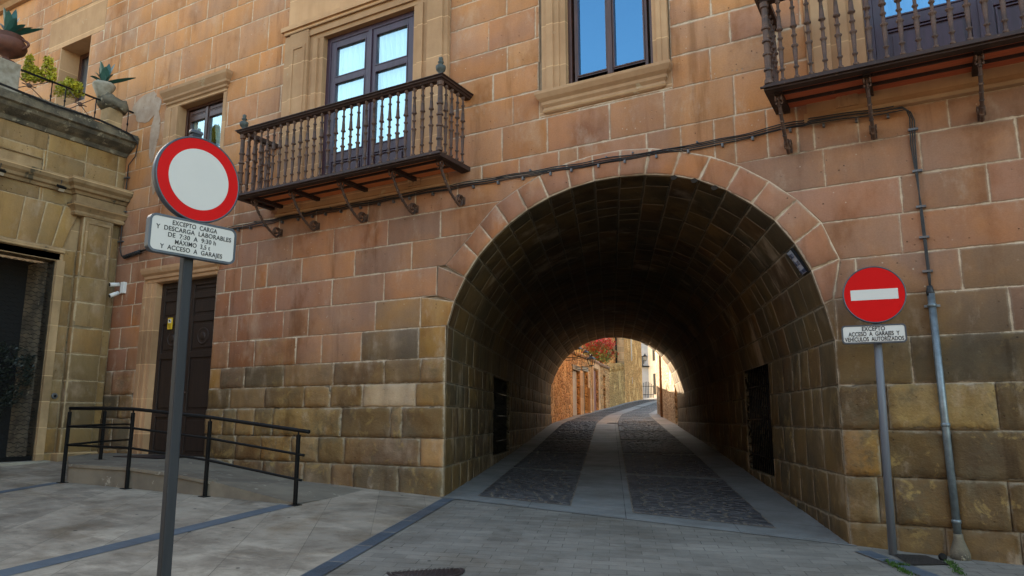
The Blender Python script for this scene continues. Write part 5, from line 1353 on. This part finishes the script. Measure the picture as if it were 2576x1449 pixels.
b.build('masonry', M['rub_w'], gw)
b = MB()
for s in [18.6+.22*k for k in range(80)]:
    p = wpt(LW, s, .08, 4.5); p2 = wpt(LW, s, -.55, 4.66); b.tube([p, p2], .09, 6)
b.build('tile_coping', M['tile'], gw)
def lane_door(s0, s1, h, m, depth, planks):
    d0 = empty('door', wpt(LW,(s0+s1)/2,-depth,fl(s0,0))); d0.parent = gw; d0.location = d0.location-world_loc(gw)
    q = MB(); a, c = wpt(LW,s0,-depth), wpt(LW,s1,-depth); z0 = fl(s0,0)-.05
    q.quad(a+UP_*z0, c+UP_*z0, c+UP_*(z0+h+.1), a+UP_*(z0+h+.1))
    n_ = planks
    for k in range(n_):
        u = a.lerp(c,(k+.08)/n_); v = a.lerp(c,(k+.92)/n_); o_ = NR*.02
        q.hexa([u+UP_*z0, v+UP_*z0, v+o_+UP_*z0, u+o_+UP_*z0, u+UP_*(z0+h), v+UP_*(z0+h), v+o_+UP_*(z0+h), u+o_+UP_*(z0+h)])
    q.build('leaf', m, d0)
    q = MB(); p = a.lerp(c,.15)+NR*.04+UP_*(z0+1.05); q.tube([p-UP_*.08,p+UP_*.08],.015,6); q.build('handle', M['black'], d0)
lane_door(24.9,26.4,2.15,M['beigedoor'],.14,5); lane_door(27.2,28.4,2.1,M['beam'],.16,5); lane_door(30.25,32.1,2.25,M['reddoor'],.12,9); lane_door(33.9,34.7,1.95,M['beam'],.18,4)
q = MB()   # lintel beams and door jambs proud of the wall
for s0, s1, h in ((24.7,26.6,2.15),(27.0,28.6,2.12)):
    z0 = fl(s0,0)+h; a, c = wpt(LW,s0,.04), wpt(LW,s1,.04); q.hexa([a+UP_*z0,c+UP_*z0,c-NR*.2+UP_*z0,a-NR*.2+UP_*z0,a+UP_*(z0+.22),c+UP_*(z0+.22),c-NR*.2+UP_*(z0+.22),a-NR*.2+UP_*(z0+.22)])
q.build('lintel_beam', M['beam'], gw)
q = MB()
for s0, s1, h in ((26.42,26.85,2.2),(26.9,27.18,2.2),(28.42,28.95,1.35),(28.42,28.8,2.2),(29.95,30.24,2.6),(32.12,32.55,2.6),(29.95,32.55,2.9)):
    z0 = fl(s0,0)-.1; zb_ = z0 if s1-s0 < 1 else z0+2.42; zt_ = z0+h; o_ = .05 if h > 1.5 else .14
    a, c = wpt(LW,s0,o_), wpt(LW,s1,o_); q.hexa([a+UP_*zb_,c+UP_*zb_,c-NR*.3+UP_*zb_,a-NR*.3+UP_*zb_,a+UP_*zt_,c+UP_*zt_,c-NR*.3+UP_*zt_,a-NR*.3+UP_*zt_])
q.build('door_jambs', M['trim'], gw, bevel=.02)
q = MB(); a, c = wpt(LW,30.55,-.09), wpt(LW,31.0,-.09); z0 = fl(30.5,0)+1.5; q.quad(a+UP_*z0,c+UP_*z0,c+UP_*(z0+.5),a+UP_*(z0+.5)); q.build('poster', plain_mat('torn_poster',(.7,.6,.55),(.35,.12,.1), 0, 6,.7,0), gw)
# mossy low wall, house and tower
lw = MB(); wall_seg(lw, LW, 36.2, 45.5, None, 4.55, .5, -1, zt2=5.3)
s = 36.3
while s < 45.4:
    z = 4.55+.75*(s-36.2)/9.3; lw.lathe(wpt(LW,s,-.25,z-.08),[(.30,-.24),(.34,0),(.30,.24)],10,T,sm=True); s += .5
tag(lw.build('boundary_wall', M['rub_m']), 'mossy rounded top rubble wall between the red bush and the stone tower house', 'wall')
tw = empty('tower_house', wpt(LW,50,-2,2.5), 'tall ochre rubble tower house on the bend of the lane', 'house')
q = MB(); wall_seg(q, LW, 45.5, 55.9, None, 11.5, 4.5, -1); q.build('wall', M['rub_o'], tw)
q = MB()
for s0, s1, z0, z1 in ((49.3,50.0,6.0,8.3),(46.1,46.6,8.2,9.0),(53.2,53.7,9.6,11.2),(49.5,49.8,4.2,4.7)):
    q = MB(); a, c = wpt(LW,s0,.004), wpt(LW,s1,.004); q.hexa([a+UP_*z0,c+UP_*z0,c-NR*.05+UP_*z0,a-NR*.05+UP_*z0,a+UP_*z1,c+UP_*z1,c-NR*.05+UP_*z1,a-NR*.05+UP_*z1]); q.build('window', M['brownframe'], tw)
q = MB()
for k in range(14):
    z = 3.0+.55*k; a = wpt(LW,45.5,.03); L = .35 if k % 2 else .7
    p = sl(45.48, interp(LW,45.5)-L/2+.03, z); q.obox(p+UP_*.26, NR, T, UP_, L/2, .03, .25)
q.build('quoins', M['side'] if False else M['sidetrim'], tw)
ph = empty('plastered_house', sl(46,-4,2.6), 'cream plastered house with a dark rain pipe behind the red bush', 'house')
q = MB(); q.obox(sl(50.2,-5.1,7), NR, T, UP_, 4.9, 4.6, 5.5); q.build('wall', M['plaster'], ph)
def onS(x, y, s):
    r = ray(x, y); return CAM + r*((s-(CAM-O0).dot(T))/r.dot(T))
q = MB(); p = onS(1550,880,45.4); pl_ = p; q.tube([(pl_.x,pl_.y,3),(pl_.x,pl_.y,12.4)],.07,8); q.build('rain_pipe', M['black'], ph)
q = MB(); a_ = (p-O0).dot(NR)+.12; q.obox(sl(45.53,(a_+.95)/2+.02,7), NR, T, UP_, (1.0-a_)/2, .06, 5.4); q.build('stone_edge', M['trim'], ph)
# red bush
bush = empty('bush', sl(36,-2.4,2.4), 'round photinia bush with red and green leaves above the garden wall', 'bush')
bc = at(1503,878,48); rn = random.Random(9)
red = plain_mat('red_leaves', (.60,.03,.015), (.26,.03,.015), 0, 6, .5, 0); grn = plain_mat('green_leaves', (.10,.15,.03), (.22,.22,.04), 0, 6, .5, 0)
cl = []
for k in range(60):
    d = Vector((rn.gauss(0,1),rn.gauss(0,1),rn.gauss(0,1))).normalized()*rn.uniform(.45,.92); cl.append(bc+Vector((d.x*1.2,d.y*1.2,d.z*1.02)))
for nm, m_, n_ in (('red_foliage',red,5200),('green_foliage',grn,6500)):
    mb = MB()
    for k in range(n_):
        q_ = rn.choice(cl); d = Vector((rn.gauss(0,1),rn.gauss(0,1),rn.gauss(0,1)))*.16; p = q_+d
        if nm[0] == 'g' and rn.random() < (p.z-bc.z+.4): continue
        if nm[0] == 'r' and rn.random() < .55-(p.z-bc.z+.7)*.6: continue
        nn = Vector((rn.uniform(-1,1),rn.uniform(-1,1),rn.uniform(-1,1))).normalized(); u = nn.orthogonal().normalized()*rn.uniform(.05,.095); v = nn.cross(u)*.4
        mb.quad(p-u,p-v,p+u,p+v)
    mb.build(nm, m_, bush, fixn=False)
q = MB()
for k in range(6): q.tube([bc-UP_*3.6+Vector((.1*k-.25,0,0)), bc+Vector((rn.uniform(-.7,.7),rn.uniform(-.5,.5),.3))],[.05,.015],6)
q.build('trunk', M['darkwood'], bush); pass
# street lanterns
def lantern(c, wallp, sc_, label):
    e = empty('street_lantern', c, label, 'street lamp', 'wall lanterns in the lane'); c = Vector(c)
    def fr(z, r): return [c+Vector((r*math.cos(R(45+90*k)), r*math.sin(R(45+90*k)), z))*1 for k in range(4)]
    s_ = sc_; q = MB(); lo = fr(0,.10*s_); hi = fr(.30*s_,.20*s_); tp = c+UP_*.46*s_
    for k in range(4):
        q.tube([lo[k],hi[k]],.012*s_,5); q.tube([lo[k],lo[(k+1)%4]],.012*s_,5); q.tube([hi[k],hi[(k+1)%4]],.015*s_,5)
    q.build('cage', M['black'], e)
    q = MB(); ro = fr(.30*s_,.24*s_)
    for k in range(4): q.poly([ro[k],ro[(k+1)%4],tp])
    q.poly(ro); q.lathe(tp-UP_*.02,[(.05*s_,0),(.05*s_,.05*s_),(.015*s_,.09*s_)],8); q.build('roof', M['black'], e)
    q = MB()
    for k in range(4): q.quad(lo[k]*.98+c*.02,lo[(k+1)%4]*.98+c*.02,hi[(k+1)%4]*.98+c*.02,hi[k]*.98+c*.02)
    q.build('pane', glass_mat('lantern_pane',.10,(1,.8,.5),.1,(1,.97,.9)) if 'lantern_pane' not in bpy.data.materials else bpy.data.materials['lantern_pane'], e)
    q = MB(); wp = Vector(wallp); wp.z = c.z-.05*s_; q.tube([c-UP_*.0, c-UP_*.05*s_, wp],.015*s_,6)
    pts = [wp.lerp(c, k/10)+UP_*(-.05*s_-.10*s_*math.sin(k/10*3.14)) for k in range(9)]; q.tube(pts,.009*s_,5); q.tube([wp-UP_*.18*s_, wp+UP_*.12*s_],.018*s_,6); q.build('bracket', M['black'], e)
def lantern_at(x, y, d, s_, label):
    c = at(x, y, d); s = (c-O0).dot(T); w_ = wpt(LW, s, .0); lantern(c, w_, s_, label)
lantern_at(1454,896,30.6,1.0,'black wall lantern nearest the passage, half hidden by the arch')
lantern_at(1474,899,33.6,.75,'small black wall lantern between the two larger ones')
lantern_at(1488,920,34.0,1.05,'black wall lantern in front of the red brown door, clear of the arch')
# right side of the lane
rwl = MB(); wall_seg(rwl, RW, 18.6, 27.4, None, 8.5, .6, 1)
rw_ = empty('lane_house', wpt(RW,23,.3,1.5), 'pale rubble house wall on the right of the lane, sunlit above and shaded below', 'house')
rwl.build('wall', M['rub_r'], rw_)
q = MB(); p = wpt(RW,24.2,-.04); q.tube([(p.x,p.y,fl(24,0)),(p.x,p.y,5.6)],.06,8); q.build('rain_pipe', M['tile'], rw_)
q = MB(); a, c = wpt(RW,27.4), wpt(RW,27.4,6); q.quad(a,c,c+UP_*8.5,a+UP_*8.5); q.build('end_wall', M['rub_r'], rw_)
# far end
fhn = Vector((-.80,-.60,0)); fhd = Vector((-.60,.80,0))
A_ = at(1663,990,72); A_.z = 3.4
fh = empty('far_house', A_, 'pale far house with narrow windows and a balcony closing the lane', 'house')
q = MB(); q.hexa([A_-UP_, A_+fhd*14-UP_, A_+fhd*14-fhn*5-UP_, A_-fhn*5-UP_, A_+UP_*9, A_+fhd*14+UP_*9, A_+fhd*14-fhn*5+UP_*9, A_-fhn*5+UP_*9]); q.build('wall', M['whitewall'], fh)
for k, (u, z0, z1) in enumerate([(1.5,.5,2.6),(4.0,.1,2.6),(6.5,.5,2.4),(1.5,3.9,5.8),(4.0,3.6,5.8),(6.5,3.9,5.8)]):
    q = MB(); p = A_+fhd*u+fhn*.02; q.hexa([p+UP_*z0,p+fhd*.7+UP_*z0,p+fhd*.7-fhn*.06+UP_*z0,p-fhn*.06+UP_*z0,p+UP_*z1,p+fhd*.7+UP_*z1,p+fhd*.7-fhn*.06+UP_*z1,p-fhn*.06+UP_*z1]); q.build('window', M['black'], fh)
q = MB(); p = A_+fhd*3.4; q.hexa([p+UP_*3.4,p+fhd*2+UP_*3.4,p+fhd*2+fhn*.7+UP_*3.4,p+fhn*.7+UP_*3.4,p+UP_*3.5,p+fhd*2+UP_*3.5,p+fhd*2+fhn*.7+UP_*3.5,p+fhn*.7+UP_*3.5])
for k in range(12): q.tube([p+fhd*(2*k/11)+fhn*.66+UP_*3.5, p+fhd*(2*k/11)+fhn*.66+UP_*4.5],.02,4)
q.tube([p+fhn*.66+UP_*4.5,p+fhd*2+fhn*.66+UP_*4.5],.03,5); q.build('balcony', M['black'], fh)
q = MB(); a = at(1618,990,76); a.z = 3.4; q.hexa([a+Vector(v) for v in ((-3,0,-1),(.8,0,-1),(.8,5,-1),(-3,5,-1),(-3,0,9),(.8,0,9),(.8,5,9),(-3,5,9))]); tag(q.build('blue_house', M['bluewall']), 'blue grey far house seen as a narrow strip beside the tower house', 'house')
q = MB(); a = at(1628,993,70); a.z = 3.75
for k in range(9):
    h = .9+.35*math.sin(k/8*3.14); q.tube([a+rgt*(.25*k-1)*.6-UP_*.3, a+rgt*(.25*k-1)*.6+UP_*h],.03,5)
q.tube([a-rgt*.6+UP_*.8,a+rgt*.6+UP_*.8],.03,5); q.tube([a-rgt*.6,a+rgt*.6],.03,5)
tag(q.build('iron_gate', M['black']), 'small black iron gate at the far end of the lane', 'gate')
lantern(at(1623,907,60), at(1619,907,60.5), 1.1, 'small lantern on the corner of the tower house')
b = MB(); b.quad((-120,16,0),(60,16,0),(60,160,0),(-120,160,0)); b.v = [Vector((v.x,v.y,.3+.0495*max(0,(v.y-2)/.927)*1-.35)) for v in b.v]
tag(b.build('ground', M['concrete'], fixn=False), kind='structure')

# ------------------------------------------------------------------ unseen houses added behind the camera only to close off the low sky
for k, (x0, x1, h) in enumerate(((-26,-12,9.5),(-12,1,11),(1,16,9))):
    oh = empty('sky_blocker', ((x0+x1)/2,-19,0), 'added unseen house blocking low sky across the plaza, %s' % ('beyond its left corner','tallest and directly opposite the arch','beyond its right corner')[k], 'house', 'added sky blockers across the plaza')
    q = MB(); q.box(x0+.02,x1-.02,-27,-19,-2,h); q.build('wall', M['blockerwall'], oh)
    q = MB(); q.box(x0+.02,x1-.02,-19,-18.5,h-.3,h); q.build('eaves', M['tile'], oh)
    x = x0+1.5
    while x < x1-1.5:
        for z in (3.2,6.2):
            q = MB(); q.box(x,x+1.0,-19.0,-18.97,z,z+1.6); q.build('window', M['black'], oh)
        x += 2.6
